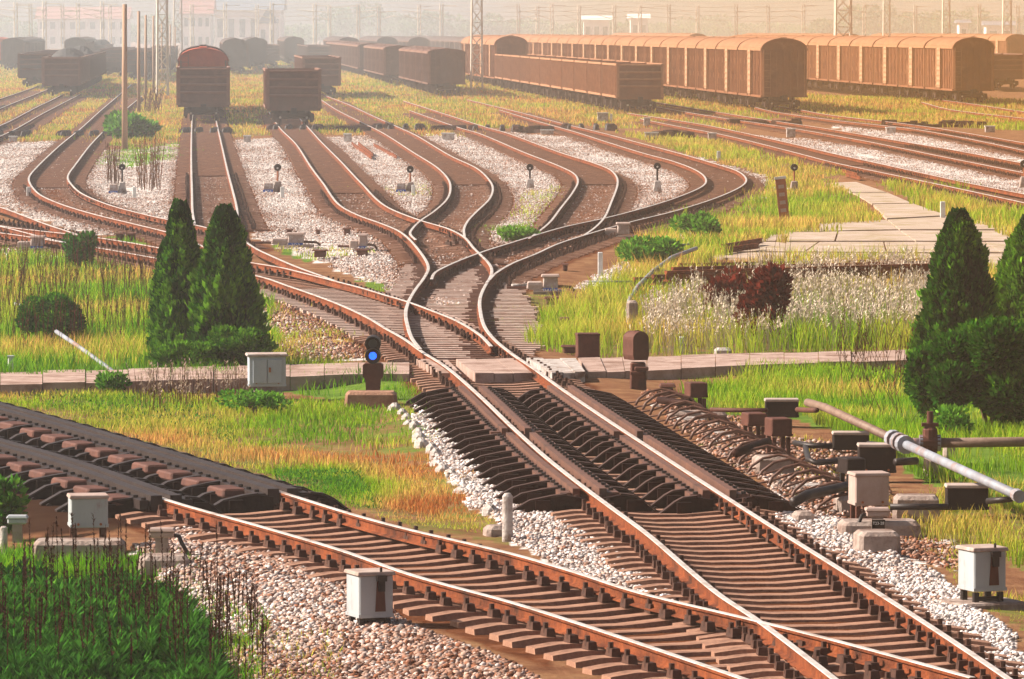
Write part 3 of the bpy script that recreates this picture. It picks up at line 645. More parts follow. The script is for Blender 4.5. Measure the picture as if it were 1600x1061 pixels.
def gear(t, L, m):
    u = MB(); u.box((0, L/2, .98), (.5, L, .26)); u.box((0, L/2, 1.07), (2.7, L-.1, .1))
    u.box((.6, L*.45, .75), (.5, 1.6, .4)); u.box((-.6, L*.6, .8), (.35, 1.1, .35)); u.build('underframe', 'undergear', t)
    for y in (-.35, L+.05):
        c = MB(); c.box((0, y+.15, .98), (.22, .55, .24)); c.box((0, y-.05 if y < 0 else y+.35, .98), (.3, .25, .34)); c.build('coupler', 'black_metal', t)
    bogie(t, 2.0); bogie(t, L-2.0)
def gondola(name, m, rib, label, group, load=0, L=12.6, top=3.2, W=2.9):
    t = empty(name, (0, 0, 0), label, 'freight wagon', group); z0 = 1.14; h = W/2
    for side, nm in ((0, 'end_wall'), (1, 'end_wall')):
        mb = MB(); y = .05 if side == 0 else L-.05; s = -1 if side == 0 else 1
        mb.box((0, y, (z0+top)/2), (W-.1, .06, top-z0))
        for k in range(4):
            z = z0+.30+(top-z0-.30)*(k+1)/4-.06
            mb.box((0, y+s*.09, z), (W-.2, .12, .13), 0, 1, 1.0, .03)
        for sx in (-1, 1): mb.box((sx*(h-.06), y+s*.06, (z0+top)/2), (.16, .16, top-z0+.04), 0, 1)
        mb.box((0, y+s*.05, z0-.02), (W, .14, .26), 0, 0)
        mb.build(nm, [m, rib], t)
    for sx in (-1, 1):
        mb = MB(); mb.box((sx*(h-.05), L/2, (z0+top)/2), (.06, L-.2, top-z0))
        n = 11
        for k in range(n+1):
            y = .45+(L-.9)*k/n; mb.box((sx*(h+.01), y, (z0+top)/2), (.09, .13, top-z0-.05), 0, 1)
        mb.box((sx*(h+.005), L/2, top-.02), (.16, L-.1, .13), 0, 1); mb.box((sx*(h+.005), L/2, z0+.02), (.13, L-.1, .14), 0, 1)
        mb.build('side_wall', [m, rib], t)
    mb = MB(); mb.box((0, L/2, z0+.05), (W-.2, L-.2, .05)); mb.build('floor_panel', m, t)
    la = MB()
    for k in range(5): la.box((-h-.08, .28, 1.35+k*.38), (.03, .42, .03))
    for dy in (.08, .48): la.box((-h-.08, dy, 2.1), (.03, .03, 1.9))
    la.build('ladder', rib, t)
    gear(t, L, m)
    if load:
        n = 12; vs = []; fs = []
        for i in range(n+1):
            for j in range(9):
                a = i/n; b = j/8; hh = load*(math.sin(math.pi*b)**.8)*(.55+.45*abs(math.sin(2*math.pi*a+.6)))*min(1, 6*a, 6*(1-a)); vs.append(((b-.5)*(W-.22), .12+a*(L-.24), top-.25+hh+random.uniform(-.04, .04)))
        for i in range(n):
            for j in range(8): q = i*9+j; fs.append((q, q+1, q+10, q+9))
        mb = MB(); mb.add(vs, fs); mb.build('coal_load', 'coal', t)
    return t
def boxcar(name, m, rib, band, roofm, label, group, L=15.5, eave=4.1, rise=.7, W=2.9, doors=True):
    t = empty(name, (0, 0, 0), label, 'freight wagon', group); z0 = 1.05; h = W/2
    prof = [(-h, z0), (h, z0), (h, eave)]+[(h*math.cos(a), eave+rise*math.sin(a)) for a in [math.pi*k/14 for k in range(1, 14)]]+[(-h, eave)]
    mb = MB(); mb.prism([(a*.985, b) for a, b in prof], lambda a, b: (a, .03, b), lambda a, b: (a, L-.03, b))
    for y, s in ((0, -1), (L, 1)):
        for k in range(7): 
            x = -h+.12+(W-.24)*k/6; mb.box((x, y+s*.015, (z0+eave)/2), (.09, .09, eave-z0), 0, 1 if k in (0, 6) else 0)
    for sx in (-1, 1):
        for k in range(17):
            y = .25+(L-.5)*k/16
            if doors and abs(y-L/2) < 1.3: continue
            mb.box((sx*h, y, (z0+eave)/2), (.08, .10, eave-z0-.1), 0, 1 if k in (0, 16) else 0)
        mb.box((sx*(h+.01), L/2, z0+.03), (.12, L, .14), 0, 0)
        for k in range(4):
            for dz in ((2.2, 3.3)): 
                y = (1.6, 4.2, L-4.2, L-1.6)[k]; mb.box((sx*(h+.03), y, dz), (.05, .10, .34), 0, 1)
    mb.build('body', [m, rib], t)
    rp = [(1.03*h*math.cos(a), eave+.01+(rise+.03)*math.sin(a)) for a in [math.pi*k/16 for k in range(17)]]
    mb = MB(); q = rp+[(a*.97, b-.05) for a, b in reversed(rp)]; mb.prism(q, lambda a, b: (a, -.06, b), lambda a, b: (a, L+.06, b))
    mb.box((0, L/2, eave+rise+.07), (.45, L-.5, .04)); mb.build('roof', roofm, t)
    ev = MB()
    for sx in (-1, 1): ev.box((sx*(h+.03), L/2, eave+.0), (.1, L+.1, .16))
    ev.build('roof_edge', rib, t)
    if doors:
        for sx in (-1, 1):
            mb = MB(); mb.box((sx*(h+.05), L/2, (z0+eave)/2+.05), (.07, 2.4, eave-z0-.2), 0, 0)
            for dy in (-1.15, 1.15): mb.box((sx*(h+.10), L/2+dy, (z0+eave)/2), (.06, .10, eave-z0-.1), 0, 1)
            for k in range(8): mb.box((sx*(h+.10), L/2, z0+.3+k*(eave-z0-.5)/7), (.05, 2.2, .09), 0, 1)
            mb.build('door', [band, rib], t)
    la = MB()
    for k in range(8): la.box((-h+.35, -.09, 1.3+k*.36), (.42, .03, .03))
    la.box((-h+.13, -.09, 2.6), (.03, .03, 2.8)); la.box((-h+.57, -.09, 2.6), (.03, .03, 2.8)); la.build('ladder', rib, t)
    gear(t, L, m); return t
ORD = ['first', 'second', 'third', 'fourth', 'fifth', 'sixth', 'seventh', 'eighth', 'ninth', 'tenth', 'eleventh', 'twelfth', 'thirteenth', 'fourteenth', 'fifteenth', 'sixteenth', 'seventeenth', 'eighteenth', 'nineteenth', 'twentieth']
protos = {}
def train(px_, py_, n, kind, where, head=HEAD, gap=1.1, start=0, load_at=()):
    p = P(px_, py_, .2); d = Vector((-math.sin(math.atan(head)), math.cos(math.atan(head)), 0)); Y = 0
    for i in range(n):
        k = kind[i] if isinstance(kind, list) else kind
        if k == 'red' : desc = 'rust red covered wagon'
        else: desc = {'open': 'brown open wagon', 'heap': 'coal heaped wagon', 'dark': 'dark open wagon', 'darkheap': 'dark heaped wagon', 'glowopen': 'glow tinted open wagon', 'box': 'glow tinted covered wagon', 'brownbox': 'brown flat roofed wagon', 'darkbox': 'dark covered wagon'}[k]
        lab = (f'{ORD[i]} wagon, {desc}, in {where}' if n > 1 else f'{desc} {where}').replace(' wagon, ', ' ', 1) if False else (f'{ORD[i]} {desc} of {where}' if n > 1 else f'{desc} {where}')
        key = k; L = 15.5 if 'box' in k or k == 'red' else 12.6
        if key not in protos:
            g = 'freight wagons standing in the sidings'
            if k == 'open': o = gondola('open_wagon', 'wagon_brown', 'wagon_rib', lab, g)
            elif k == 'heap': o = gondola('open_wagon', 'wagon_brown', 'wagon_rib', lab, g, .95)
            elif k == 'dark': o = gondola('open_wagon', 'wagon_dark', 'wagon_brown', lab, g)
            elif k == 'darkheap': o = gondola('open_wagon', 'wagon_dark', 'wagon_brown', lab, g, 1.0)
            elif k == 'glowopen': o = gondola('open_wagon', 'wagon_rust_glow', 'rib_rust_glow', lab, g)
            elif k == 'box': o = boxcar('covered_wagon', 'wagon_rust_glow', 'rib_rust_glow', 'door_band', 'roof_rust_glow', lab, g)
            elif k == 'brownbox': o = boxcar('covered_wagon', 'wagon_brown', 'wagon_rib', 'wagon_brown', 'wagon_brown', lab, g, L=12.6, eave=3.55, rise=.28, doors=False)
            elif k == 'darkbox': o = boxcar('covered_wagon', 'wagon_dark', 'wagon_brown', 'wagon_dark', 'wagon_dark', lab, g, eave=3.7, rise=.6)
            elif k == 'red': o = boxcar('covered_wagon', 'wagon_red', 'wagon_rib', 'wagon_red', 'wagon_red', lab, g, eave=3.55, rise=.7, doors=False)
            protos[key] = o; o.location = p+d*Y; o.location.z = 0; o.rotation_euler[2] = math.atan(head)
        else:
            q = p+d*Y; copy_tree(protos[key], (q.x, q.y, 0), math.atan(head), lab)
        if k == 'brownbox': L = 12.6
        Y += L+gap
train(459, 196, 1, 'open', 'standing alone on the S curved track right of the wagon pair')
train(318, 189, 5, ['open', 'red', 'darkheap', 'darkbox', 'dark'], 'the row on the straight track at the left', gap=1.6)
protos_gap = None
train(1000, 175, 15, ['glowopen']*11+['box']*4, 'the open wagon row at centre right')
train(1225, 172, 20, 'box', 'the long covered wagon row that ends right of centre', gap=.9)
train(1521, 160, 11, 'box', 'the covered wagon row nearest the right edge', gap=.9)
train(1574, 138, 3, 'open', 'the short row half hidden at the right edge')
train(503, 150, 3, 'open', 'the pair behind the lone open wagon')
train(698, 148, 5, 'brownbox', 'the row left of the tall lattice mast')
train(624, 131, 5, 'brownbox', 'the row behind the middle grass strip')
train(580, 119, 12, 'brownbox', 'the ribbed row that ends above the middle grass')
train(421, 104, 5, 'open', 'the hazy row left of the arched wagon')
train(460, 100, 5, 'darkbox', 'the arched wagon row in the haze')
train(368, 115, 6, 'darkbox', 'the arched row right of the red wagon')
train(220, 125, 7, 'dark', 'the row behind the wooden poles')
train(96, 150, 9, ['open', 'heap', 'heap', 'dark', 'dark', 'darkheap', 'dark', 'dark', 'dark'], 'the row with the coal heap at the left')
train(54, 136, 8, 'dark', 'the dark row second from the left')
train(20, 110, 6, 'darkbox', 'the dark row at the left edge')
train(118, 107, 5, 'darkbox', 'the far dark row above the coal heap')
train(150, 103, 5, 'darkheap', 'the farthest row above the coal heap')
train(-6, 104, 2, 'red', 'the reddish pair cut by the left edge')
train(700, 99, 8, 'darkbox', 'the hazy arched row behind the middle rows')
train(605, 100, 6, 'darkbox', 'the hazy arched row behind the ribbed row')
train(740, 105, 8, 'darkbox', 'the arched row behind the central lattice mast')
train(655, 103, 8, 'darkbox', 'the arched row left of the central lattice mast')
train(545, 104, 6, 'darkbox', 'the arched row above the ribbed row')
train(498, 107, 6, 'dark', 'the hazy open row left of the ribbed row')
train(400, 108, 5, 'darkbox', 'the arched row beside the hazy open row')
train(255, 112, 6, 'dark', 'the row between poles and red wagon')
train(178, 118, 6, 'dark', 'the hazy row just left of the poles')
train(1590, 112, 9, 'box', 'the pale far row at the right edge', gap=.9)
train(1090, 101, 10, 'box', 'the farthest covered row at centre right', gap=.9)
train(1330, 106, 9, 'box', 'the far covered row behind the long row', gap=.9)
# ------------------------------------------------------------------ retarders
def offset(pl, d):
    out = []
    for i, p in enumerate(pl):
        t = pl[min(i+1, len(pl)-1)]-pl[max(i-1, 0)]; t.z = 0; t.normalize(); out.append(p+Vector((-t.y, t.x, 0))*d)
    return out
def section(pl, ya, yb):
    return [p for p in pl if ya <= p.y <= yb]
def beam(parent, pl, off, w, z0, z1, m, name='brake_beam', bolts=True, flare=True):
    q = offset(pl, off); mb = MB(); n = len(q); vs = []
    for i, p in enumerate(q):
        t = q[min(i+1, n-1)]-q[max(i-1, 0)]; t.z = 0; t.normalize(); nr = Vector((-t.y, t.x, 0)); k = 0
        for a, z in ((-w/2, z0), (w/2, z0), (w/2, z1), (-w/2, z1)):
            v = p+nr*(a+k); vs.append((v.x, v.y, z))
    fs = [(i*4+k, i*4+(k+1) % 4, (i+1)*4+(k+1) % 4, (i+1)*4+k) for i in range(n-1) for k in range(4)]+[(3, 2, 1, 0), tuple((n-1)*4+k for k in range(4))]
    mb.add(vs, fs, 0)
    if bolts:
        for i, p in enumerate(resample(q, .38)):
            mb.tube([(p.x, p.y, z1), (p.x, p.y, z1+.03)], .03, 6, 1)
    mb.build(name, [m, 'black_metal'], parent)
def lever_mesh(name, half, top, side, mats, parent, loc, rz, th=.085):
    prof = [(0, .16), (side*.18, top), (side*.34, top-.02), (side*half*.72, top-.07), (side*half, top-.2), (side*half, -.12), (side*half*.6, -.2), (0, -.2)]
    mb = MB(); mb.prism(prof, lambda a, b: (a, -th/2, b), lambda a, b: (a, th/2, b), 0)
    edge = [(a, b+.004) for a, b in prof[1:5]]; q = edge+[(a, b+.018) for a, b in reversed(edge)]
    mb.prism(q, lambda a, b: (a, -th/2-.02, b), lambda a, b: (a, th/2+.02, b), 1)
    mb.box((side*half*.55, -.07, .04), (.16, .10, .20), 0, 0); mb.tube([(side*half*.9, -.10, -.02), (side*half*.9, .1, -.02)], .035, 8, 1)
    o = mb.build(name, mats, parent); o.location = loc; o.rotation_euler[2] = rz; return o
rt = empty('retarder', (0, 0, 0), 'long black wagon retarder with rows of levers clamping both rails of the main track', 'retarder')
ML, MR = LINES['main']; YA, YB = P(0, 776, RH).y, P(0, 606, RH).y
LV = {}
def levers(rails, ya, yb, pitch, half, top, key, parent, inner=.62, mm=('retarder_steel', 'lever_edge')):
    for ri, rail in enumerate(rails):
        seg = section(rail, ya, yb)
        if seg[0].y > seg[-1].y: seg = seg[::-1]
        q = resample(seg, pitch)
        for i, p in enumerate(q):
            a, b = q[max(0, i-1)], q[min(len(q)-1, i+1)]; t = (b-a).normalized(); rz = math.atan2(t.y, t.x)-math.pi/2
            for side in (-1, 1):
                inn = (side > 0) == (ri == 0); hf = inner if inn else half
                pos = p+Vector((math.cos(rz), math.sin(rz), 0))*side*.12
                k = (key, side, inn)
                if k not in LV: LV[k] = lever_mesh('lever', hf, top, side, list(mm), parent, (pos.x, pos.y, 0), rz)
                else:
                    o = LV[k].copy(); COL.objects.link(o); o.parent = parent; o.location = (pos.x, pos.y, 0); o.rotation_euler[2] = rz
levers([ML, MR], YA, YB, .95, .82, .19, 'main', rt, .60)
for rail, sgn in ((ML, 1), (MR, 1)):
    seg = section(rail, YA-.3, YB+.2); n = len(seg); cuts = [0, n//2, n-1]
    for a, b in zip(cuts[:-1], cuts[1:]):
        s2 = seg[a:b-1] if b-a > 4 else seg[a:b]
        beam(rt, s2, .15, .08, .08, .235, 'brake_beam', 'brake_beam', False); beam(rt, s2, -.15, .08, .08, .235, 'brake_beam', 'brake_beam', False)
        beam(rt, s2, .27, .12, .1, .19, 'brake_beam'); beam(rt, s2, -.27, .12, .1, .19, 'brake_beam')
# centre ties and foundation blocks and hoses
segL = section(ML, YA, YB); segR = section(MR, YA, YB)
if segL[0].y > segL[-1].y: segL = segL[::-1]
if segR[0].y > segR[-1].y: segR = segR[::-1]
fb = None; hz = None
for i, p in enumerate(resample(segL, 1.05)):
    q = offset(segL, 1)[0]; mb = MB()
    t = (segL[min(int(len(segL)*i/20), len(segL)-2)+1]-segL[min(int(len(segL)*i/20), len(segL)-2)]).normalized(); nl = Vector((-t.y, t.x, 0)); rz = math.atan2(t.y, t.x)-math.pi/2
    c = p+nl*1.16
    if fb is None: mb.box((0, 0, 0), (.24, .34, .40), 0, 0, .7, .08); fb = mb.build('foundation_block', 'cement_white', rt); o = fb
    else: o = fb.copy(); COL.objects.link(o); o.parent = rt
    o.location = (c.x+random.uniform(-.05, .05), c.y, -.10+random.uniform(-.05, .02)); o.scale = (random.uniform(.8, 1.15), random.uniform(.7, 1.1), random.uniform(.8, 1.05)); o.rotation_euler[2] = rz+random.uniform(-.12, .12)
for i, p in enumerate(resample(segR, .98)):
    t = (segR[min(int(len(segR)*i/25), len(segR)-2)+1]-segR[min(int(len(segR)*i/25), len(segR)-2)]).normalized(); nr = Vector((t.y, -t.x, 0)); rz = math.atan2(t.y, t.x)-math.pi/2
    c = p+nr*1.0
    if hz is None:
        mb = MB(); mb.tube([(.0, 0, -.05), (.08, .03, .10), (.24, .05, .22), (.45, .04, .27), (.66, .0, .22), (.80, -.04, .08), (.84, -.05, -.08)], .022, 7)
        if 1: mb.tube([(-.25, .1, .0), (.1, .12, .05), (.4, .16, .14), (.62, .2, .18), (.85, .2, .1), (.95, .18, -.05)], .015, 6)
        hz = mb.build('air_hose', 'hose', rt, smooth=True); o = hz
    else: o = hz.copy(); COL.objects.link(o); o.parent = rt
    o.location = c; o.location.z = 0; o.rotation_euler[2] = rz+random.uniform(-.1, .1); o.scale = (.9, .9, random.uniform(.7, 1.0))
    if i % 3 == 1:
        mb = MB(); mb.box((c.x+.45, c.y, -.06), (.5, .42, .16), rz, 0, .85, .05); mb.build('foundation_block', 'cement_white', rt)
ties = MB()
for p, q in zip(resample(segL, 1.24), resample(segR, 1.24)): ties.tube([(p.x, p.y, -.03), (q.x, q.y, -.03)], .05, 6)
for p, q in zip(resample(segL, .62)[1::2], resample(segR, .62)[1::2]):
    m_ = (p+q)/2; ties.box((m_.x, m_.y, -.05), (.26, .14, .05), 0, 1)
ties.build('cross_tie', ['retarder_steel', 'rust_bright'], rt)

rf = empty('retarder', (0, 0, 0), 'black wagon retarder with wide brown plates on the foreground track at the left edge', 'retarder')
FL, FR = LINES['fore']
LV.clear()
levers([FL], P(0, 779, RH).y, P(0, 668, RH).y, .9, .85, .19, 'foreL', rf, .62, ('oily_steel', 'oily_plate')); levers([FR], P(0, 774, RH).y, P(0, 610, RH).y, .9, .80, .19, 'foreR', rf, .62, ('oily_steel', 'oily_plate'))
for rail, y0, y1 in ((FL, 779, 668), (FR, 772, 600)):
    seg = section(rail, P(0, y0, RH).y-.2, P(0, y1, RH).y)
    for s in (1, -1): beam(rf, seg, .11*s, .13, .08, .25, 'oily_plate', 'brake_beam', False); beam(rf, seg, .25*s, .10, .1, .20, 'oily_plate')
    for p in resample(seg, 1.24):
        for s in (-1,):
            mb = MB(); nx = Vector((-.35, .93, 0)); d = Vector((.92, .35, 0)); c = p+d*s*.44
            mb.box((c.x, c.y, .16), (.30, .62, .10), math.atan2(.35, .92), 0, .95, .02); mb.build('brake_plate', 'plate_brown', rf)
# side wall of the retarder pit facing the meadow
# ------------------------------------------------------------------ cabinets, boxes, posts
def local(px_, py_, z=-.05): p = P(px_, py_, 0); return Vector((p.x, p.y, 0)), F/p.y
def cabinet(name, label, cat, x, yb, w, h, d, mats, lift=0.0, rz=0, lid=.0, lidm=None, legs=None, base=None, doors=0, hasp=False, group=None, band=True):
    """x,yb: photo position of the foot; w,h in photo pixels; d metres; lift, base metres"""
    p, s = local(x, yb); W = (w/s-d*abs(math.sin(rz)))/math.cos(rz); H = h/s
    t = empty(name, p, label, cat, group, rz)
    b = MB(); b.box((0, d/2, lift+(H-lift)/2), (W, d, H-lift), 0, 0, 1.0, .012)
    if band: b.box((0, d/2, lift+.02), (W+.012, d+.012, .03)); 
    b.build('body', mats, t)
    if lid:
        l = MB(); l.box((0, d/2, H+.012), (W+lid, d+lid, .035), 0, 0, .97, .006); l.build('lid', lidm or mats, t)
    if lid and h > 40 and not hasp:
        for sx in (-1, 1): g = MB(); g.tube([(sx*W*.30, -.006, lift+(H-lift)*.12), (sx*W*.30, -.02, lift+(H-lift)*.12)], .014, 8); g.build('bolt', 'rust_bright', t)
    if hasp: g = MB(); g.box((W*.12, -.004, lift+(H-lift)*.5), (.10, .006, (H-lift)*.7), 0, 0, .7); g.build('rust_streak', 'box_brown', t)
    if legs:
        for sx in (-1, 1):
            for yy in (.05, d-.05):
                g = MB(); g.box((sx*(W/2-.04), yy, lift/2-.04), (.05, .05, lift+.06)); g.build('leg', legs, t)
        br = MB(); br.box((0, .05, .06), (W-.1, .04, .04)); br.build('stretcher', legs, t)
    if base:
        g = MB(); g.box((0, d/2, base[2]/2-.12), (base[0], base[1], base[2]+.1), 0, 0, .97, .02); g.build('foundation', 'cement', t)
    if doors:
        for k in range(doors):
            dw = (W-.10)/doors; x0 = -W/2+.05+dw*(k+.5); g = MB(); g.box((x0, -.012, lift+(H-lift)/2), (dw-.015, .02, H-lift-.10), 0, 0, 1, .006); dd = g.build('door', mats, t)
            if k == doors-1: g = MB(); g.box((x0-dw*.35, -.032, lift+(H-lift)*.55), (.03, .02, .07)); g.build('handle', 'rust_bright', dd)
    if hasp:
        g = MB(); g.box((W*.12, -.02-lid/2, H-.03), (.09, .04, .05)); g.box((W*.12, -.02-lid/2, H-.10), (.05, .045, .09)); g.tube([(W*.12, -.02, H+.03), (W*.12, -.02, H+.07)], .012, 6); g.build('padlock', 'black_metal', t)
    return t
cabinet('relay_cabinet', 'grey two door relay cabinet in front of the path left of the blue lit signal', 'cabinet', 418, 618, 62, 62, .42, 'cabinet_grey', .13, .10, .07, 'lid_rusty', None, (.5, .36, .12), 2)
cabinet('relay_box', 'white steel box with a rust stained front below its padlock at the bottom centre', 'cabinet', 588, 978, 75, 80, .36, 'cabinet_white', .07, .36, .04, 'lid_rusty', 'black_metal', (.55, .5, .05), 0, True)
cabinet('relay_box', 'white steel box with a brown lid on a concrete plinth at the bottom right corner', 'cabinet', 1547, 946, 73, 86, .36, 'cabinet_white', .13, .36, .04, 'lid_rusty', 'black_metal', (.72, .6, .10), 0, True)
cabinet('junction_box', 'white junction box on two legs before the dark retarder at the left', 'cabinet', 140, 858, 66, 80, .34, 'cabinet_white', .22, .16, .03, 'pink_white', 'box_brown', None, 0, False)
cabinet('junction_box', 'pinkish white junction box on brown legs behind the small lettered post', 'cabinet', 1363, 819, 62, 76, .34, 'pink_white', .20, .18, .03, 'pink_white', 'box_brown', None)
cabinet('valve_box', 'brown valve box on legs, leftmost beside the air hoses', 'valve box', 1092, 644, 36, 46, .34, 'box_brown', .20, .22, .0, None, 'box_brown', None)
cabinet('valve_box', 'brown valve box on legs behind the one on the concrete block', 'valve box', 1184, 690, 40, 44, .36, 'box_brown', .20, .22, .0, None, 'box_brown', None)
cabinet('valve_box', 'tall brown valve box standing on a concrete block beside the hoses', 'valve box', 1222, 716, 42, 62, .36, 'box_brown', .27, .22, .0, None, 'box_brown', (.5, .5, .06))
cabinet('valve_box', 'wide black box behind the two brown valve boxes, fed by a thin pipe', 'valve box', 1222, 655, 52, 28, .3, 'box_black', .02, .0, .02, 'dusty_top', None, None)
cabinet('valve_box', 'wide black box with a dusty top crossed by the slanting pipe', 'valve box', 1330, 706, 56, 27, .3, 'box_black', .02, .0, .02, 'dusty_top', None, None)
cabinet('valve_box', 'largest black box below the flange of the slanting pipe', 'valve box', 1371, 742, 58, 44, .34, 'box_black', .02, .0, .02, 'dusty_top', None, None)
cabinet('valve_box', 'black box on tall legs with a brown left side behind the pinkish box', 'valve box', 1338, 782, 42, 66, .36, 'box_black', .30, .25, .0, None, 'black_metal', None)
cabinet('valve_box', 'black box half in the weeds under the lower end of the slanting pipe', 'valve box', 1512, 800, 65, 38, .34, 'box_black', .02, .0, .02, 'dusty_top', None, None)
cabinet('equipment_box', 'reddish brown steel box on the path beside the crossing', 'cabinet', 920, 560, 38, 36, .35, 'box_brown', .0, .1, .02, 'box_brown', None, None)
def block(label, x, y, w, h, d, rz=0, m='cement', bev=.04, tp=.95):
    p, s = local(x, y); mb = MB(); mb.box((0, d/2, h/s/2-.05), (w/s, d, h/s+.1), 0, 0, tp, bev); o = mb.build('concrete_block', m, None, p, rz); return tag(o, label, 'concrete block', 'loose concrete blocks')
block('low concrete slab under the pinkish junction box', 1378, 838, 130, 22, .55, .05)
block('square concrete block under the small lettered post', 1376, 868, 68, 36, .5, .1)
block('rough concrete block right of the pinkish junction box', 1432, 806, 74, 30, .5, -.05)
block('concrete block under the hoses left of the pinkish junction box', 1322, 802, 26, 26, .4, .1)
block('small grey block beside the white gravel below the hoses', 1258, 818, 34, 18, .3, .1)
block('low brick like block under the white junction box at the left', 122, 870, 150, 24, .5, .02)
block('rough grey block carrying the squat cable head at the left', 258, 888, 80, 18, .5, .1)
block('reddish concrete base of the blue lit signal', 579, 633, 84, 20, .55, .0, 'sleeper')
block('concrete block carrying the flange of the slanting pipe', 1462, 735, 26, 22, .35, .1)
block('grey concrete block under the pale part of the slanting pipe', 1484, 712, 18, 22, .3, 0)
block('pinkish concrete block beside the round pale post on the gravel', 778, 834, 34, 12, .3, .2)
block('pale block on the path edge at the right meadow', 1130, 552, 28, 8, .3, 0, 'cement_white')
block('flat concrete base under the tall brown valve box', 1212, 738, 62, 24, .5, .1)
block('low concrete slab beside the leftmost brown valve box', 1090, 652, 96, 8, .5, .0)
block('small concrete kerb piece under the bent pipe', 988, 520, 18, 50, .3, 0, 'cement')
block('concrete block half way up the bent pipe', 1033, 437, 18, 16, .3, 0, 'cement')
def head(label, x, y, w, h, m='pink_white', hooded=True, cablet=False):
    p, s = local(x, y); W = w/s; H = h/s; t = empty('cable_pillar', p, label, 'cable pillar', 'squat cable pillars')
    b = MB(); b.box((0, .12, H*.35), (W*.45, W*.45, H*.75)); b.build('post', 'cement', t)
    b = MB(); b.box((0, .12, H*.78), (W*.9, W*.6, H*.22), 0, 0, 1, .02); b.build('body', m, t)
    b = MB(); b.box((0, .12, H*.94), (W, W*.7, H*.12), 0, 0, .9, .02); b.build('lid', m, t)
    if cablet:
        b = MB(); sx = cablet; b.tube([(sx*W*.4, .1, H*.75), (sx*W*.62, .08, H*.72), (sx*W*.72, .06, H*.5), (sx*W*.9, .05, H*.2), (sx*W*1.0, .04, -.02)], .022, 8); b.build('cable', 'black_metal', t, smooth=True)
    return t
head('squat cable head with a curved black cable beside the brown gravel', 252, 872, 44, 46, 'pink_white', True, 1)
head('small white cable head at the left edge beside a short post', 26, 848, 34, 42, 'cabinet_white')
lh = head('pink cable head with a black plate lettered T23-28 on its post', 1372, 838, 40, 44, 'pink_white', True, -1)
def text(parent, s, loc, size, m='lettering', rx=math.pi/2):
    c = bpy.data.curves.new('lettering', 'FONT'); c.body = s; c.size = size; c.align_x = 'CENTER'; c.align_y = 'CENTER'; c.extrude = .002; c.materials.append(MATS[m])
    tmp = bpy.data.objects.new('tmp', c); COL.objects.link(tmp); dg = bpy.context.evaluated_depsgraph_get(); me = bpy.data.meshes.new_from_object(tmp.evaluated_get(dg)); bpy.data.objects.remove(tmp)
    me.name = 'lettering'; me.materials.clear(); me.materials.append(MATS[m]); o = bpy.data.objects.new('lettering', me); COL.objects.link(o); o.parent = parent; o.location = loc; o.rotation_euler = (rx, 0, 0); return o
s_ = SC(838)
mb = MB(); mb.box((0, -.03, 12/s_), (21/s_, .03, 30/s_), 0, 0); pl = mb.build('plate', 'cement', lh)
mb = MB(); mb.box((0, -.05, 18/s_), (20/s_, .012, 17/s_), 0, 0); pl = mb.build('number_plate', 'box_black', lh); text(pl, 'T23-28', (0, -.06, 21/s_), 6.2/s_)
def post(label, x, y, w, h, m='white_paint', cap=False, sub=None):
    p, s = local(x, y); W = w/s; H = h/s
    t = empty('marker_post', p, label, 'marker post', 'short marker posts')
    b = MB(); b.box((0, 0, H/2-.03), (W, W*.8, H+.06), 0, 0, .96, .012); b.build('post', m, t)
    if cap: b = MB(); b.box((0, 0, H+.012), (W*1.2, W, .03)); b.build('cap', m, t)
    if sub: b = MB(); b.box((0, -W*.42, H*.3), (W*.2, .01, H*.2)); b.build('mark', 'black_metal', t)
    return t
post('capped white post with a dark mark at the left end of the path', 17, 582, 9, 24, 'white_paint', True, True)
post('short white post beside the leftmost dwarf signal', 210, 307, 6, 15); post('short white post left of the open gravel at the left edge', 45, 308, 7, 16)
post('short white post below the second dwarf signal', 441, 309, 6, 17); post('short white post below the third dwarf signal', 646, 305, 6, 16)
post('short white post beside the conifer at the right', 1473, 339, 8, 24, 'white_paint'); post('short white post in the grass behind the sharp bend', 1123, 250, 6, 14)
post('tall white post beside the point machine right of the crossing', 938, 428, 8, 34, 'white_paint'); post('short white post in the tall grass behind the dwarf signal', 1065, 546, 9, 20, 'white_paint', False, True)
post('small white post between the two far right tracks', 955, 190, 4, 12)
def roundpost(label, x, y, r, h):
    p, s = local(x, y); b = MB(); R_ = r/s; H = h/s; b.tube([(0, 0, -.1), (0, 0, H*.93), (0, 0, H)], [R_, R_*.96, R_*.55], 16); return tag(b.build('bollard', 'cement_white', None, p, smooth=False), label, 'bollard')
roundpost('round pale concrete post standing in the gravel left of the main track', 793, 842, 8.5, 72)
roundpost('rusty round post with a pale front at the left edge', 6, 852, 6, 30)
p_, s_ = local(1226, 348); b = MB(); b.box((0, 0, .55*1.0), (16/s_, .08, 76/s_)); t = empty('marker_board', p_, 'upright rusty orange board with a white top in the weeds', 'marker board'); t.rotation_euler = (0, -.10, 0)
b.build('board', 'rust_bright', t); b = MB(); b.box((0, 0, 76/s_/2+.58), (18/s_, .1, .07)); b.build('cap', 'white_paint', t)
for k in range(4): b = MB(); b.box((0, -.045, .35+k*.22), (9/s_, .01, .10)); b.build('mark', 'pink_white', t)
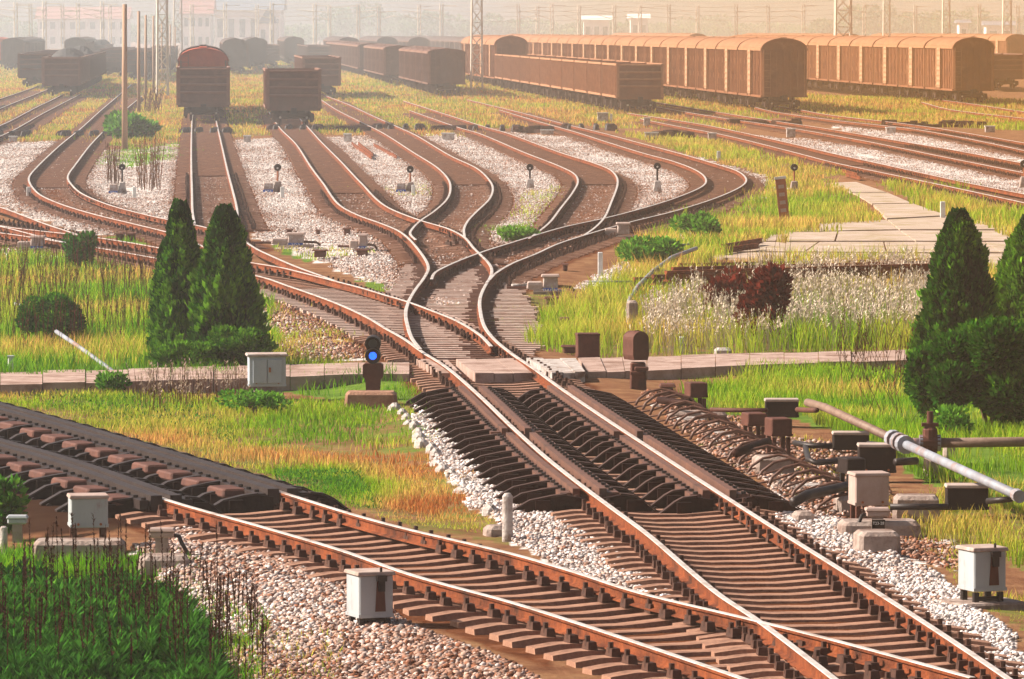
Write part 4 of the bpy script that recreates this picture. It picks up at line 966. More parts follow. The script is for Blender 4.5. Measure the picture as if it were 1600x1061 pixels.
# small white equipment boxes among the far tracks
def smallbox(label, x, y, w, h):
    p, s = local(x, y); t = empty('track_box', p, label, 'equipment box', 'small white boxes beside the tracks')
    b = MB(); b.box((0, .15, h/s/2), (w/s, .4, h/s), 0, 0, 1, .02); b.build('body', 'cement_white', t); b = MB(); b.box((0, .15, h/s+.02), (w/s*1.1, .45, .05)); b.build('lid', 'white_paint', t)
for a in [('small white box right of the lone open wagon', 543, 222, 12, 12), ('small white box between the third and fourth curved tracks', 700, 219, 20, 10), ('white box in the left grass beside the dark track brake', 20, 222, 12, 8), ('small white box just right of the red wagon track', 386, 223, 11, 10),
          ('white box at the sharp bend of the yellow grass', 1113, 219, 13, 10), ('white box left of the middle straight track', 1236, 215, 14, 13), ('white box between the two right straight tracks', 1392, 209, 15, 9), ('white box close to the right edge', 1547, 207, 15, 9),
          ('wide white box in the grass before the open wagon row', 942, 190, 17, 13), ('low white box beside the rusty heap right of centre', 1018, 216, 20, 8), ('low white box left of the fifth track', 855, 210, 20, 6), ('small pale box right of the wide white box', 1011, 197, 10, 12)]: smallbox(*a)
# dwarf signals
def dwarf(label, x, y, h, w=13, base=True, plate=False):
    p, s = local(x, y); H = h/s; r = w/2/s; t = empty('dwarf_signal', p, label, 'signal', 'dwarf signals of the yard')
    b = MB(); b.box((0, 0, H*.18), (r*2.6, .35, H*.42), 0, 0, .7, .03); b.build('pedestal', 'cement_white' if base else 'cement', t)
    b = MB(); b.tube([(0, 0, H*.3), (0, 0, H*.8)], r*.28, 8); b.build('pole', 'rust_bright' if not base else 'black_metal', t)
    b = MB(); b.tube([(0, -.10, H-r), (0, .12, H-r)], r, 18); b.tube([(0, -.16, H-r+.02), (0, -.10, H-r+.02)], r*.62, 14); hd = b.build('lamp_head', 'black_metal', t)
    b = MB(); b.tube([(0, -.175, H-r-.02), (0, -.16, H-r-.02)], r*.28, 10); b.build('lens', 'white_paint', hd)
    if plate:
        b = MB(); b.box((-r*2.6, -.22, .10), (r*3.1, .3, .42), 0, 0, .8, .02); b.build('equipment_case', 'lid_rusty', t)
        b = MB(); b.box((-r*2.6, -.42, .02), (r*2.8, .03, .14)); q = b.build('number_plate', 'blue_paint', t); text(q, {1: '3W', 2: '3D3', 3: '3D4'}[plate], (-r*2.6, -.44, .02), .13)
    return t
dwarf('leftmost dwarf signal with a white pedestal and a blue plate on the gravel', 191, 302, 46, 10, True, 1)
dwarf('dwarf signal with a bare bush at its foot, second from the left', 434, 300, 44, 11, False, 2)
dwarf('dwarf signal on the gravel in front of the stacked rail pieces', 641, 300, 41, 11, False, 3)
dwarf('dwarf signal with a pale stone pedestal in the yellow grass', 828, 294, 38, 11, True)
dwarf('dwarf signal with a pale pedestal left of the sharp bend', 1027, 300, 46, 11, True)
dwarf('dwarf signal behind the rusty board in the right weeds', 1241, 300, 44, 11, False); dwarf('dwarf signal cut by the right edge beside the straight track', 1600, 292, 42, 12, False)
# the two large dwarf signals near the crossing
p_, s_ = local(583, 622); t = empty('shunting_signal', p_, 'dark two lamp signal glowing blue on a reddish base before the path', 'signal'); k_ = 1/s_
b = MB(); b.prism([(-11*k_, .12), (11*k_, .12), (12*k_, 30*k_), (16*k_, 34*k_), (16*k_, 52*k_), (12*k_, 55*k_), (-12*k_, 55*k_), (-16*k_, 52*k_), (-16*k_, 34*k_), (-12*k_, 30*k_)], lambda a, z: (a, -.12, z), lambda a, z: (a, .16, z)); b.build('pedestal', 'box_brown', t)
b = MB()
for zc in (67, 86): b.tube([(0, -.13, zc*k_), (0, .15, zc*k_)], 12.5*k_, 20)
b.box((0, .02, 76*k_), (20*k_, .24, 30*k_)); hd = b.build('lamp_head', 'black_metal', t)
for zc in (67, 86):
    ring = []; rr = 12.0*k_; 
    b = MB(); n = 20; vs = []
    for yy, r0 in ((-.13, rr), (-.30, rr), (-.30, rr*.9), (-.13, rr*.9)): vs += [(math.cos(math.pi*(.0+1.0*j/n)*1.0)*r0, yy, zc*k_+math.sin(math.pi*j/n)*r0) for j in range(n+1)]
    m_ = n+1; b.add(vs, [(a*m_+j, a*m_+j+1, ((a+1) % 4)*m_+j+1, ((a+1) % 4)*m_+j) for a in range(4) for j in range(n)]); b.build('visor', 'black_metal', hd)
b = MB(); b.tube([(0, -.145, 67*k_), (0, -.13, 67*k_)], 6*k_, 18); b.build('blue_lens', 'blue_lamp', hd)
b = MB(); b.tube([(0, -.145, 86*k_), (0, -.13, 86*k_)], 7*k_, 18); b.build('unlit_lens', 'window_dark', hd)
p_, s_ = local(997, 604); k_ = 1/s_; t = empty('shunting_signal', p_, 'reddish brown signal seen from behind with rounded top right of the crossing', 'signal')
b = MB(); b.box((0, .0, 16*k_), (26*k_, .3, 44*k_), 0, 0, .9, .02); b.box((-2*k_, -.16, 22*k_), (22*k_, .08, 6*k_), 0, 0, 1, .02); b.box((5*k_, -.16, 29*k_), (22*k_, .08, 6*k_), 0, 0, 1, .02); b.build('pedestal', 'box_brown', t)
pr = [(-11*k_, 42*k_), (11*k_, 42*k_), (13*k_, 50*k_), (13*k_, 74*k_)]+[(13*k_*math.cos(a), (74+13*math.sin(a))*k_) for a in [math.pi*j/10 for j in range(1, 10)]]+[(-13*k_, 74*k_), (-13*k_, 50*k_)]
b = MB(); b.prism(pr, lambda a, z: (a, -.14, z), lambda a, z: (a-.05, .2, z)); hd = b.build('lamp_head', 'box_brown', t, rz=.3)
b = MB(); b.prism([(a*1.07, 42*k_+(z-42*k_)*1.03) for a, z in pr], lambda a, z: (a, .02, z), lambda a, z: (a, .06, z)); b.build('rim', 'box_brown', hd)
# ------------------------------------------------------------------ pipes
def pipe(name, pts, r, m, label, cat='pipe', group='air pipes of the retarder', n=10):
    """pts: (px, py, z) : the photo ground point and the height of the axis"""
    b = MB(); b.tube([P(x, y, z) for x, y, z in pts], r, n); return tag(b.build(name, m, None, smooth=True), label, cat, group)
t = empty('steam_pipe', (0, 0, 0), 'thick slanting pipe, brown above and pale below its flange, ending near the right edge', 'pipe', 'air pipes of the retarder')
b = MB(); b.tube([P(1262, 629, .42), P(1290, 637, .42), P(1396, 686, .42)], .055, 12); b.build('pipe_section', 'pipe_brown', t, smooth=True)
b = MB(); b.tube([P(1412, 693, .42), P(1500, 733, .42), P(1592, 775, .42)], .054, 12); b.build('pipe_section', 'pipe_pale', t, smooth=True)
a_, b_ = P(1392, 684, .42), P(1420, 697, .42); d_ = (b_-a_)
for f0 in (.1, .42, .7): b = MB(); b.tube([a_+d_*f0, a_+d_*(f0+.16)], .11, 12); b.build('flange', 'pipe_pale', t)
b = MB(); b.tube([P(1588, 773, .42), P(1593, 776, .42)], .07, 12); b.build('end_cap', 'pipe_pale', t)
t = empty('steam_pipe', (0, 0, 0), 'thick brown horizontal pipe with a valve running to the right edge below the conifer', 'pipe', 'air pipes of the retarder')
b = MB(); b.tube([P(1418, 692, .40), P(1440, 692, .40)], .06, 12); b.build('pipe_section', 'pipe_pale', t, smooth=True)
b = MB(); b.tube([P(1466, 692, .40), P(1720, 689, .40)], .06, 12); b.build('pipe_section', 'pipe_brown', t, smooth=True)
pv = P(1453, 692, .40); b = MB(); b.tube([pv+Vector((-.12, 0, 0)), pv+Vector((.12, 0, 0))], .10, 12); b.tube([pv+Vector((0, 0, -.12)), pv+Vector((0, 0, .16)), pv+Vector((0, 0, .22)), pv+Vector((0, 0, .38))], [.09, .09, .04, .04], 12); b.box(tuple(pv+Vector((0, 0, .22))), (.2, .12, .04)); b.build('valve', 'box_brown', t)
for x in (1439, 1467): q = P(x, 692, .40); b = MB(); b.tube([q+Vector((-.02, 0, 0)), q+Vector((.02, 0, 0))], .10, 14); b.build('flange', 'pipe_pale', t)
pipe('air_pipe', [(1110,640,.28),(1150,641,.28),(1198,641,.3)], .03, 'box_brown', 'thin dark pipe from the leftmost valve box to the wide black box')
pipe('air_pipe', [(1246,640,.32),(1266,641,.34),(1276,641,.38)], .035, 'box_brown', 'short dark pipe joining the wide black box to the slanting pipe')
pipe('air_pipe', [(1242,692,.28),(1262,696,.28),(1300,697,.28)], .035, 'black_metal', 'dark pipe entering the left side of the dusty topped black box')
pipe('air_pipe', [(1258,697,.26),(1263,718,.24),(1275,723,.24),(1342,718,.24)], .035, 'black_metal', 'angled black pipe leading into the largest black box')
pipe('air_pipe', [(1357,694,.3),(1400,699,.32)], .04, 'black_metal', 'black pipe between the dusty topped box and the flange'); pipe('air_pipe', [(1399,722,.3),(1432,720,.3)], .045, 'black_metal', 'black pipe leaving the right side of the largest black box')
pipe('air_pipe', [(1391,792,.30),(1482,792,.30)], .035, 'black_metal', 'black pipe running right from the pinkish junction box'); pipe('air_pipe', [(1543,783,.26),(1580,780,.30)], .035, 'black_metal', 'short black pipe right of the box in the weeds')
pipe('air_pipe', [(1240,785,.2),(1262,773,.25),(1300,765,.26),(1322,760,.28)], .055, 'black_metal', 'thick black pipe rising from the hoses to the black box on legs')
pipe('air_pipe', [(1030,625,.2),(1060,629,.2),(1078,628,.22)], .05, 'retarder_steel', 'thick rusty pipe entering the leftmost valve box'); pipe('air_pipe', [(1150,708,.2),(1175,698,.22),(1200,690,.24)], .055, 'retarder_steel', 'thick rusty pipe entering the tall brown valve box')
pipe('cable', [(1204,807,.02),(1235,800,.06),(1262,806,.0),(1240,812,.02)], .012, 'pipe_pale', 'thin pale cable looped on the gravel below the hoses', 'cable', 'cables')
pipe('bent_pipe', [(988,516,.10),(980,490,.15),(984,466,.18),(998,446,.2),(1020,424,.25),(1050,402,.28),(1088,388,.3)], .045, 'pipe_pale', 'pale curved pipe beside the rail stack right of the crossing', 'pipe', None)
pipe('leaning_pipe', [(88,518,.32),(128,545,.12),(179,582,.0)], .035, 'pipe_pale', 'pale pipe slanting down to the path through the left meadow', 'pipe', None)
pipe('leaning_pipe', [(24,475,.1),(50,484,.1)], .035, 'pipe_pale', 'short pale pipe lying in the left meadow above the dark bush', 'pipe', None)
pipe('air_pipe', [(915,440,.2),(988,440,.2)], .02, 'pipe_pale', 'thin pale pipe running level right of the point machine'); pipe('air_pipe', [(1036,382,.2),(1080,382,.2)], .02, 'pipe_pale', 'thin pale pipe running level below the sharp bend')
pipe('stone_trough', [(800,448,.05),(846,446,.05)], .06, 'cement_white', 'white cable trough left of the point machine with the blue plate', 'cable trough', None)
# stored rails
t = empty('rail_stack', (0, 0, 0), 'long stack of spare rails lying across the meadow below the concrete slabs', 'rail stack')
def barrail(par, a, b, z, r=1.0):
    A, B = P(*a, z), P(*b, z); n = 8; pl = [A.lerp(B, i/n) for i in range(n+1)]; mb = MB(); m_ = len(RPROF); vs = []
    for i, p in enumerate(pl):
        d = (B-A).normalized(); nr = Vector((-d.y, d.x, 0))
        for x, y, _ in RPROF: vs.append(p+nr*x*r+Vector((0, 0, y*r)))
    mb.add(vs, [(i*m_+k, i*m_+(k+1) % m_, (i+1)*m_+(k+1) % m_, (i+1)*m_+k) for i in range(n) for k in range(m_)]+[tuple(range(m_)), tuple(range(n*m_, n*m_+m_))]); return mb.build('spare_rail', 'rail_side', par)
for a, b, z in [((1040,424),(1462,412),.46), ((1020,430),(1450,418),.30), ((990,434),(1440,424),.14), ((1050,418),(1460,408),.30), ((1060,412),(1455,404),.14), ((985,440),(1380,431),.06)]: barrail(t, a, b, z+.12, 1.6)
for x in (1040, 1240): b = MB(); q = P(x, 436, 0); b.box((q.x, q.y+.5, .02), (.25, 2.4, .2)); b.build('bearer', 'cement', t)
for lab, prs in [('two short rail pieces lying on the slab above the rail stack', [((1285,402),(1322,412),.14), ((1292,398),(1325,409),.14)]), ('scrap rails lying in the grass left of the slabs', [((1128,382),(1190,372),.14), ((1126,388),(1185,380),.14)]),
                 ('two spare rails lying on the gravel right of the lone wagon track', [((550,222),(581,244),.14), ((560,222),(583,240),.14)]), ('bent spare rail lying on the gravel left of the fourth track', [((584,224),(620,243),.14)]), ('rail offcuts at the foot of the right straight track', [((1322,270),(1345,276),.14), ((1316,264),(1340,271),.14)])]:
    t = empty('spare_rails', (0, 0, 0), lab, 'spare rails', 'loose rails')
    for a, b, z in prs: barrail(t, a, b, z, 1.0)
# ------------------------------------------------------------------ point machines and small track gear
def pointmachine(label, x, y, w, h, plate=None, m='lid_rusty'):
    p, s = local(x, y); t = empty('point_machine', p, label, 'point machine', 'point machines of the ladder'); W = w/s; H = h/s
    b = MB(); b.box((0, .2, H*.62), (W*.32, .5, H*.72), 0, 0, .92, .02); b.build('case', m, t)
    b = MB(); b.box((0, .2, H+.01), (W*.38, .56, .05), 0, 0, .95, .01); b.build('lid', 'pink_white', t)
    b = MB(); b.box((-W*.32, .2, H*.45), (W*.34, .45, H*.45), 0, 0, .9, .02); b.box((-W*.32, -.05, H*.35), (W*.25, .05, H*.3), 0, 0); b.build('motor_housing', m, t)
    b = MB(); b.tube([(W*.16, .1, H*.4), (W*.42, .1, H*.35), (W*.5, .1, H*.1)], .03, 7); b.tube([(-W*.5, .3, .1), (-W*.9, .3, .1)], .03, 7); b.build('drive_rod', 'box_brown', t)
    b = MB(); b.box((0, .15, -.02), (W*.7, .8, .14)); b.build('foundation', 'cement', t)
    if plate: b = MB(); b.box((0, -.08, H*.12), (W*.3, .03, .13)); q = b.build('number_plate', 'blue_paint', t); text(q, plate, (0, -.10, H*.12), .13)
    return t
pointmachine('point machine with pale weathered case beside the left edge bush', 58, 391, 66, 20, '3D1')
pointmachine('point machine with sloping housing on the gravel right of the conifers', 462, 386, 78, 20, '3D3')
pointmachine('point machine with a pale lid right of the open gravel before the crossing', 567, 392, 44, 24, '3D5')
pointmachine('point machine with a lettered blue plate right of the crossing', 860, 458, 76, 26, '3W.30')
pointmachine('point machine with a bright lid below the sharp bend', 974, 372, 60, 22)
def widget(label, x, y, w, h, m='box_brown'):
    p, s = local(x, y); t = empty('cable_box', p, label, 'cable box', 'small rusty cable boxes'); W = w/s; H = h/s
    b = MB(); b.box((0, .1, H*.4), (W*.7, .3, H*.8), 0, 0, 1, .02); b.build('body', m, t); b = MB(); b.box((0, .1, H*.9), (W, .36, H*.2), 0, 0, .9, .02); b.build('lid', m, t)
for a in [('rusty box standing on the gravel left of the conifers', 187, 376, 18, 12), ('rusty box nearest the conifers on the gravel', 205, 376, 18, 12), ('rusty cable box lowest in front of the open gravel', 500, 402, 26, 12), ('rusty cable box above the pale lid machine', 542, 368, 14, 12), ('tiny rusty box behind the sloping housing machine', 452, 366, 12, 8),
          ('rusty cable box right below the pale lid machine', 566, 401, 24, 12), ('rusty cable box above the lettered plate machine', 883, 423, 11, 11), ('rusty cable box just below the lettered plate machine', 862, 476, 24, 12), ('rusty cable box in the dry grass below the lettered plate machine', 882, 516, 16, 20), ('tiny rusty box between the two gravel machines', 497, 366, 9, 7), ('low rusty box on the path edge left of the brown box', 890, 552, 28, 12), ('rusty cable box beside the leftmost brown valve box', 1043, 626, 26, 26)]: widget(*a)
# dark track brakes (black blocks) on each ladder track
def brake(label, x, y, w):
    p, s = local(x, y); t = empty('track_brake', p, label, 'track brake', 'small black track brakes across the ladder tracks'); W = w/s
    for k in range(-1, 2, 2):
        for dx in (-.32, .32):
            b = MB()
            for q in range(5): b.box((k*.7175+dx, -1.2+q*.8, .08), (.34, .6, .42), 0, 0, .7, .05)
            b.build('brake_shoe_row', 'black_metal', t)
    for sx in (-1, 1): b = MB(); b.box((sx*(W/2-.2), 0, .05), (.7, 3.4, .5), 0, 0, .7, .1); b.build('cylinder_housing', 'retarder_steel', t)
for lab, x, y, w in [('black track brake on the leftmost S curved track', 134, 213, 84), ('black track brake under the nearest red row wagon', 322, 208, 76), ('black track brake below the lone open wagon', 462, 203, 84), ('black track brake on the fourth track', 622, 202, 80), ('brown track brake on the fifth track', 773, 204, 80), ('brown track brake on the sixth track', 920, 202, 84), ('dark track brake at the left edge', 8, 213, 60)]: brake(lab, x, y, w)
for i, (lab, x, y, w, h) in enumerate([('dark heap of gear right of the lone open wagon', 545, 206, 64, 10), ('dark heap of gear between the fourth and fifth track', 700, 204, 40, 6), ('rusty heap of gear right of the sixth track', 1052, 214, 50, 14), ('brown heap of gear left of the sixth track', 835, 206, 52, 10), ('rusty heap of gear between the straight tracks', 1200, 195, 100, 10), ('dark heap of gear in the dry grass at the right', 1460, 197, 150, 10)]):
    p, s = local(x, y); b = MB()
    b.box((0, 1, .02), (.8*w/s, 2.2, .12))
    for k in range(16): b.box((random.uniform(-.5, .5)*w/s, random.uniform(-1, 3), random.uniform(.02, .3)*h/s), (random.uniform(.3, .9), random.uniform(.3, 1.4), random.uniform(.2, .5)), random.uniform(-.5, .5), 0, .9, .03)
    tag(b.build('brake_gear', 'retarder_steel', None, p), lab, 'track gear', 'heaps of gear beside the far tracks')
# ------------------------------------------------------------------ poles, masts
def wpole(label, x, yb, yt, w):
    p, s = local(x, yb); H = (yb-yt)/s; r = w/2/s; b = MB(); b.tube([(0, 0, -.3), (0, 0, H*.5), (.02, 0, H)], [r*1.15, r, r*.82], 14); tag(b.build('utility_pole', 'pole_wood', None, p, smooth=True), label, 'pole', 'bare poles in the left grass')
for i, a in enumerate([('nearest and tallest bare pole beside the green bush', 195, 233, 7, 8.5), ('second bare pole from the left', 217, 177, 18, 5.2), ('third bare pole from the left', 228, 151, 24, 4.2), ('fourth bare pole, just left of the white lattice mast', 240, 147, 25, 3.6), ('thin bare pole seen through the white lattice mast', 253, 130, 34, 2.6), ('thin bare pole right of the white lattice mast', 266, 120, 38, 2.3), ('farthest thin bare pole before the red wagon', 274, 114, 42, 2.0)]): wpole(*a)
def mast(label, x, yb, w, Hm, panel=1.5, arms=False):
    p, s = local(x, yb); W = w/s; t = empty('lattice_mast', p, label, 'lattice mast', 'lattice masts over the yard'); h = W/2; tp = .72
    cs = [(-h, -h), (h, -h), (h, h), (-h, h)]; r = max(.09, W*.075)
    for cx, cy in cs: b = MB(); b.tube([(cx, cy, -.2), (cx*tp, cy*tp, Hm)], r, 5); b.build('leg', 'mast_paint', t)
    b = MB(); z = 0; k = 0
    while z < Hm-panel:
        f0 = 1-(1-tp)*z/Hm; f1 = 1-(1-tp)*(z+panel)/Hm
        for i in range(4):
            a0, a1 = cs[i], cs[(i+1) % 4]
            if k % 2: a0, a1 = a1, a0
            b.tube([(a0[0]*f0, a0[1]*f0, z), (a1[0]*f1, a1[1]*f1, z+panel)], r*.6, 4, caps=False)
            b.tube([(a0[0]*f1, a0[1]*f1, z+panel), (a1[0]*f1, a1[1]*f1, z+panel)], r*.5, 4, caps=False)
        z += panel; k += 1
    b.build('bracing', 'mast_paint', t); return t
mast('white lattice mast among the bare poles at the left', 254, 150, 17, 15, 1.1)
mast('white lattice mast right of the brown wagon row at centre', 745, 142, 18, 15, 1.2)
mast('pale wide lattice mast behind the covered wagons at the right', 1317, 121, 26, 22, 1.9)
mast('pale lattice mast in the haze left of the rightmost covered row', 1385, 107, 11, 20, 1.4); mast('pale lattice mast in the haze behind the rightmost roof', 1478, 108, 12, 20, 1.5); mast('pale lattice mast near the right edge behind the far row', 1573, 112, 14, 18, 1.5)
mast('hazy lattice mast behind the wooden poles', 278, 108, 14, 16, 1.6)
# catenary masts in the haze
cm = None
for i, (x, y) in enumerate([(25,97),(48,95),(70,99),(98,94),(122,96),(160,98),(172,93),(300,94),(352,96),(402,93),(425,97),(492,95),(515,92),(560,94),(592,92),(655,93),(690,95),(810,94),(840,92),(862,95),(905,92),(960,93),(1000,92),(1045,94),(1090,92),(1150,94),(1200,93),(1255,95),(1350,95),(1430,93),(1530,94),(1590,93)]):
    p, s = local(x, y); lab = 'hazy catenary mast with a cross arm far behind the wagons'
    if cm is None:
        cm = empty('catenary_mast', p, lab, 'catenary mast', 'identical catenary masts far in the haze'); b = MB()
        for q in (-.25, .25): b.tube([(q, 0, -.3), (q, 0, 10)], .10, 5)
        for z in range(0, 10): b.tube([(-.25, 0, z), (.25, 0, z+1)], .05, 4)
        b.build('mast_column', 'mast_paint', cm)
        b = MB(); b.tube([(0, 0, 8.6), (-3.2, 0, 8.9)], .07, 5); b.tube([(0, 0, 7.2), (-3.0, 0, 8.1)], .06, 5); b.tube([(0, 0, 9.6), (2.6, 0, 9.6)], .06, 5); b.build('cross_arm', 'mast_paint', cm)
    else: copy_tree(cm, p, random.choice([0, math.pi, .3]), lab)
for i, (D, z, nm) in enumerate([(905, 7.6, 'lowest'), (930, 8.4, 'second lowest'), (960, 9.2, 'middle'), (985, 10.0, 'second highest'), (1010, 10.8, 'highest')]):
    b = MB(); b.tube([(x, D, z-.9*math.sin(math.pi*(((x+100)/40) % 1))) for x in range(-100, 101, 4)], .035, 4); tag(b.build('overhead_wire', 'mast_paint'), f'thin hazy overhead wire crossing the top of the picture, {nm} of the five', 'wire', 'overhead wires')
# ------------------------------------------------------------------ buildings far behind
def house(label, x0, x1, D, zt, roofh, *a_, **k_):
    q = 1.45; _house(label, x0, x1, D*q, CH+(zt-CH)*q, roofh*q, *a_, **k_)
def _house(label, x0, x1, D, zt, roofh, m='house_wall', rm='house_roof_red', depth=14, floors=2, nx=5, gable=False):
    X0 = (x0-800)/F*D; X1 = (x1-800)/F*D; W = X1-X0; t = empty('building', ((X0+X1)/2, D, 0), label, 'building', 'buildings behind the yard')
    b = MB(); b.box((0, depth/2, zt/2), (W, depth, zt)); b.build('wall', m, t)
    b = MB()
    if gable: b.prism([(-W*.56, zt), (W*.56, zt), (0, zt+roofh)], lambda a, z: (a, -.6, z), lambda a, z: (a, depth+.6, z))
    else: b.prism([(-.8, zt), (depth+.8, zt), (depth/2, zt+roofh)], lambda a, z: (-W/2-.8, a, z), lambda a, z: (W/2+.8, a, z))
    b.build('roof', rm, t)
    for f_ in range(floors):
        for k in range(nx):
            b = MB(); b.box((-W/2+W*(k+.5)/nx, -.04, (f_+.55)*zt/floors), (W/nx*.5, .1, zt/floors*.45)); b.build('window', 'window_dark', t)
house('white flat building with a reddish roof behind the red wagon', 286, 330, 1000, 8.2, 3.2, nx=4)
house('long pale building with a low red roof in the haze at the left', 60, 200, 1150, 7.6, 2.4, 'house_wall', 'house_roof_red', 14, 2, 9)
house('large hall with a grey blue roof in the haze left of centre', 336, 440, 1050, 9.0, 4.5, 'house_wall', 'house_roof_blue', 20, 1, 6)
house('white gable house in front of the grey blue hall', 405, 432, 980, 6.5, 2.6, 'house_wall', 'house_roof_blue', 12, 1, 2, True)
house('low white building right of centre in the glow', 912, 952, 1050, 7.2, .8, 'house_wall', 'house_wall', 10, 1, 3); house('second low white building right of centre in the glow', 985, 1012, 1080, 7.6, .8, 'house_wall', 'house_wall', 10, 1, 2)
house('small white hut near the right edge behind the far row', 1498, 1512, 1000, 6.6, .6, 'house_wall', 'house_roof_blue', 8, 1, 1); house('white low shed at the right in front of the hazy trees', 1540, 1584, 1020, 6.2, .8, 'house_wall', 'house_roof_blue', 8, 1, 2)
# ------------------------------------------------------------------ conifers, bushes, trees
def leaves(name, pts, dirs, size, matn, tone, parent=None, asp=.45):
    n = len(pts); pts = np.asarray(pts); dirs = np.asarray(dirs, float); dirs /= np.linalg.norm(dirs, axis=1)[:, None]+1e-9
    rv = rng.normal(size=(n, 3)); sd = np.cross(dirs, rv); sd /= np.linalg.norm(sd, axis=1)[:, None]+1e-9
    sz = (size*rng.uniform(.6, 1.4, n))[:, None]
    V = np.stack([pts-sd*sz*asp*.3, pts+dirs*sz*.5-sd*sz*asp*.5, pts+dirs*sz, pts+dirs*sz*.5+sd*sz*asp*.5], 1).reshape(-1, 3)
    Fc = np.arange(n*4).reshape(n, 4); return npmesh(name, V, Fc, matn, tone, rng.random(n), parent)
def core(parent, prof, m='thuja_leaf', name='crown'): pass
def conifer(label, x, yb, yt, hw, seed, n=15000, skirt=1.15, lean=0, second=0):
    r_ = np.random.default_rng(seed); p, s = local(x, yb); H = (yb-yt)/s; Rm = hw/s
    t = empty('conifer', p, label, 'conifer', 'trimmed conifers beside the path')
    b = MB(); b.tube([(0, 0, -.1), (lean*H*.3, 0, H*.6)], [.07, .03], 8); b.build('trunk', 'bark', t)
    u = r_.random(n)**.85; a = r_.uniform(0, 2*np.pi, n)
    prof = np.interp(u, [0, .12, .3, .55, .75, .9, .97, 1], [skirt, 1.08, .95, .78, .56, .33, .18, .03])*Rm
    bump = 1+.16*(vn(a*3.1*1.0+seed, u*9, 1)-.5)+.34*(vn(a*1.4+seed*3, u*4.5, 1)-.5)+.20*(vn(np.cos(a)*6+seed, u*16+np.sin(a)*6, 1)-.5)
    rr = prof*bump*np.sqrt(r_.uniform(.62, 1.0, n))
    z = u*H*.98; spr = vn(a*7+seed, u*26, 1); rr = rr*np.where(spr > .72, 1+(spr-.72)*1.3, 1); X = rr*np.cos(a)+lean*z; Y = rr*np.sin(a)
    dirs = np.stack([np.cos(a)*.55+r_.normal(0, .28, n), np.sin(a)*.55+r_.normal(0, .28, n), .95+r_.normal(0, .25, n)], -1)
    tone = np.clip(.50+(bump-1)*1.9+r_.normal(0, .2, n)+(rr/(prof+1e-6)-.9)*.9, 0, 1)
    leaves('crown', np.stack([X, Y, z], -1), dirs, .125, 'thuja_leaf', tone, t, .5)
    # inner twigs that close the crown
    m = n//3; u = r_.random(m); a = r_.uniform(0, 6.28, m); pr = np.interp(u, [0, .3, .75, .95, 1], [1, .9, .5, .2, .02])*Rm*r_.uniform(.3, .78, m)
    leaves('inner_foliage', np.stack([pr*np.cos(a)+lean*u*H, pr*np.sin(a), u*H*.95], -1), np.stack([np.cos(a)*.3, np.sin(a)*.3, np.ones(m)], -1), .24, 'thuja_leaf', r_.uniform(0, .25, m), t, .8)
    return t
conifer('left and narrower one of the two conifers beside the path', 282, 566, 326, 34, 3, 15000, 1.25)
conifer('broader one of the two conifers beside the grey cabinet', 352, 570, 334, 50, 5, 22000, 1.3)
conifer('small conifer leaning against the left conifer pair', 262, 560, 395, 22, 8, 6000, 1.1)
conifer('large conifer with a blunt top at the right in front of the slabs', 1497, 600, 340, 58, 11, 26000, 1.35)
conifer('conifer cut by the right edge of the picture', 1607, 560, 352, 56, 14, 22000, 1.3)
def bush(name, label, x, yb, w, h, m='broad_leaf', n=3500, size=.10, tone=.5, seed=1, cat='bush', stems=6, flat=1.0, sx=.5):
    r_ = np.random.default_rng(seed); p, s = local(x, yb); W = w/s/2; H = h/s; t = empty(name, p, label, cat)
    b = MB()
    for k in range(stems):
        a = random.uniform(0, 6.28); b.tube([(0, 0, -.08), (math.cos(a)*W*.3, math.sin(a)*W*.3*flat, H*.45), (math.cos(a)*W*.62, math.sin(a)*W*.6*flat, H*.8)], [.02, .014, .006], 5)
    b.build('stem', 'bark', t)
    nb = 14; c = np.stack([r_.uniform(-.7, .7, nb)*W, r_.uniform(-.6, .6, nb)*W*flat, r_.uniform(.25, .78, nb)*H], -1); rad = r_.uniform(.28, .5, nb)
    i = r_.integers(0, nb, n); d = r_.normal(size=(n, 3)); d /= np.linalg.norm(d, axis=1)[:, None]
    q = c[i]+d*rad[i][:, None]*np.array([W, W*flat, H*.55])*(r_.uniform(.5, 1, n)**.5)[:, None]; q[:, 2] = np.maximum(q[:, 2], 0.0)
    dd = d+np.array([0, 0, .6])+r_.normal(0, .4, (n, 3)); tn = tone+r_.normal(0, .15, n)+d[:, 2]*.12+(rad[i]-.4)
    leaves('foliage', q, dd, size, m, tn, t, sx); return t
bush('round_bush', 'dark round bush in the left meadow', 76, 528, 100, 76, 'thuja_leaf', 9000, .07, .45, 21)
bush('round_bush', 'low dark green bush at the foot of the left conifers', 290, 580, 92, 46, 'thuja_leaf', 9000, .08, .65, 22); bush('round_bush', 'green bush at the foot of the broader conifer', 372, 578, 84, 66, 'thuja_leaf', 9000, .08, .6, 23)
bush('round_bush', 'large dark bush under the conifers at the right edge', 1545, 668, 190, 175, 'thuja_leaf', 26000, .09, .42, 24, stems=12); bush('round_bush', 'dark bush at the foot of the blunt topped conifer', 1458, 655, 70, 130, 'thuja_leaf', 14000, .085, .5, 25)
bush('round_bush', 'dark bush between the two right conifers', 1590, 650, 110, 140, 'thuja_leaf', 12000, .085, .4, 28)
bush('creeper_bush', 'bright leafy creeper bush behind the nearest bare pole', 203, 216, 78, 38, 'broad_leaf', 3500, .28, .6, 26, stems=8, flat=1.6)
bush('shrub', 'thin dark green shrub beside the left track', 125, 418, 46, 54, 'broad_leaf', 1800, .10, .15, 27)
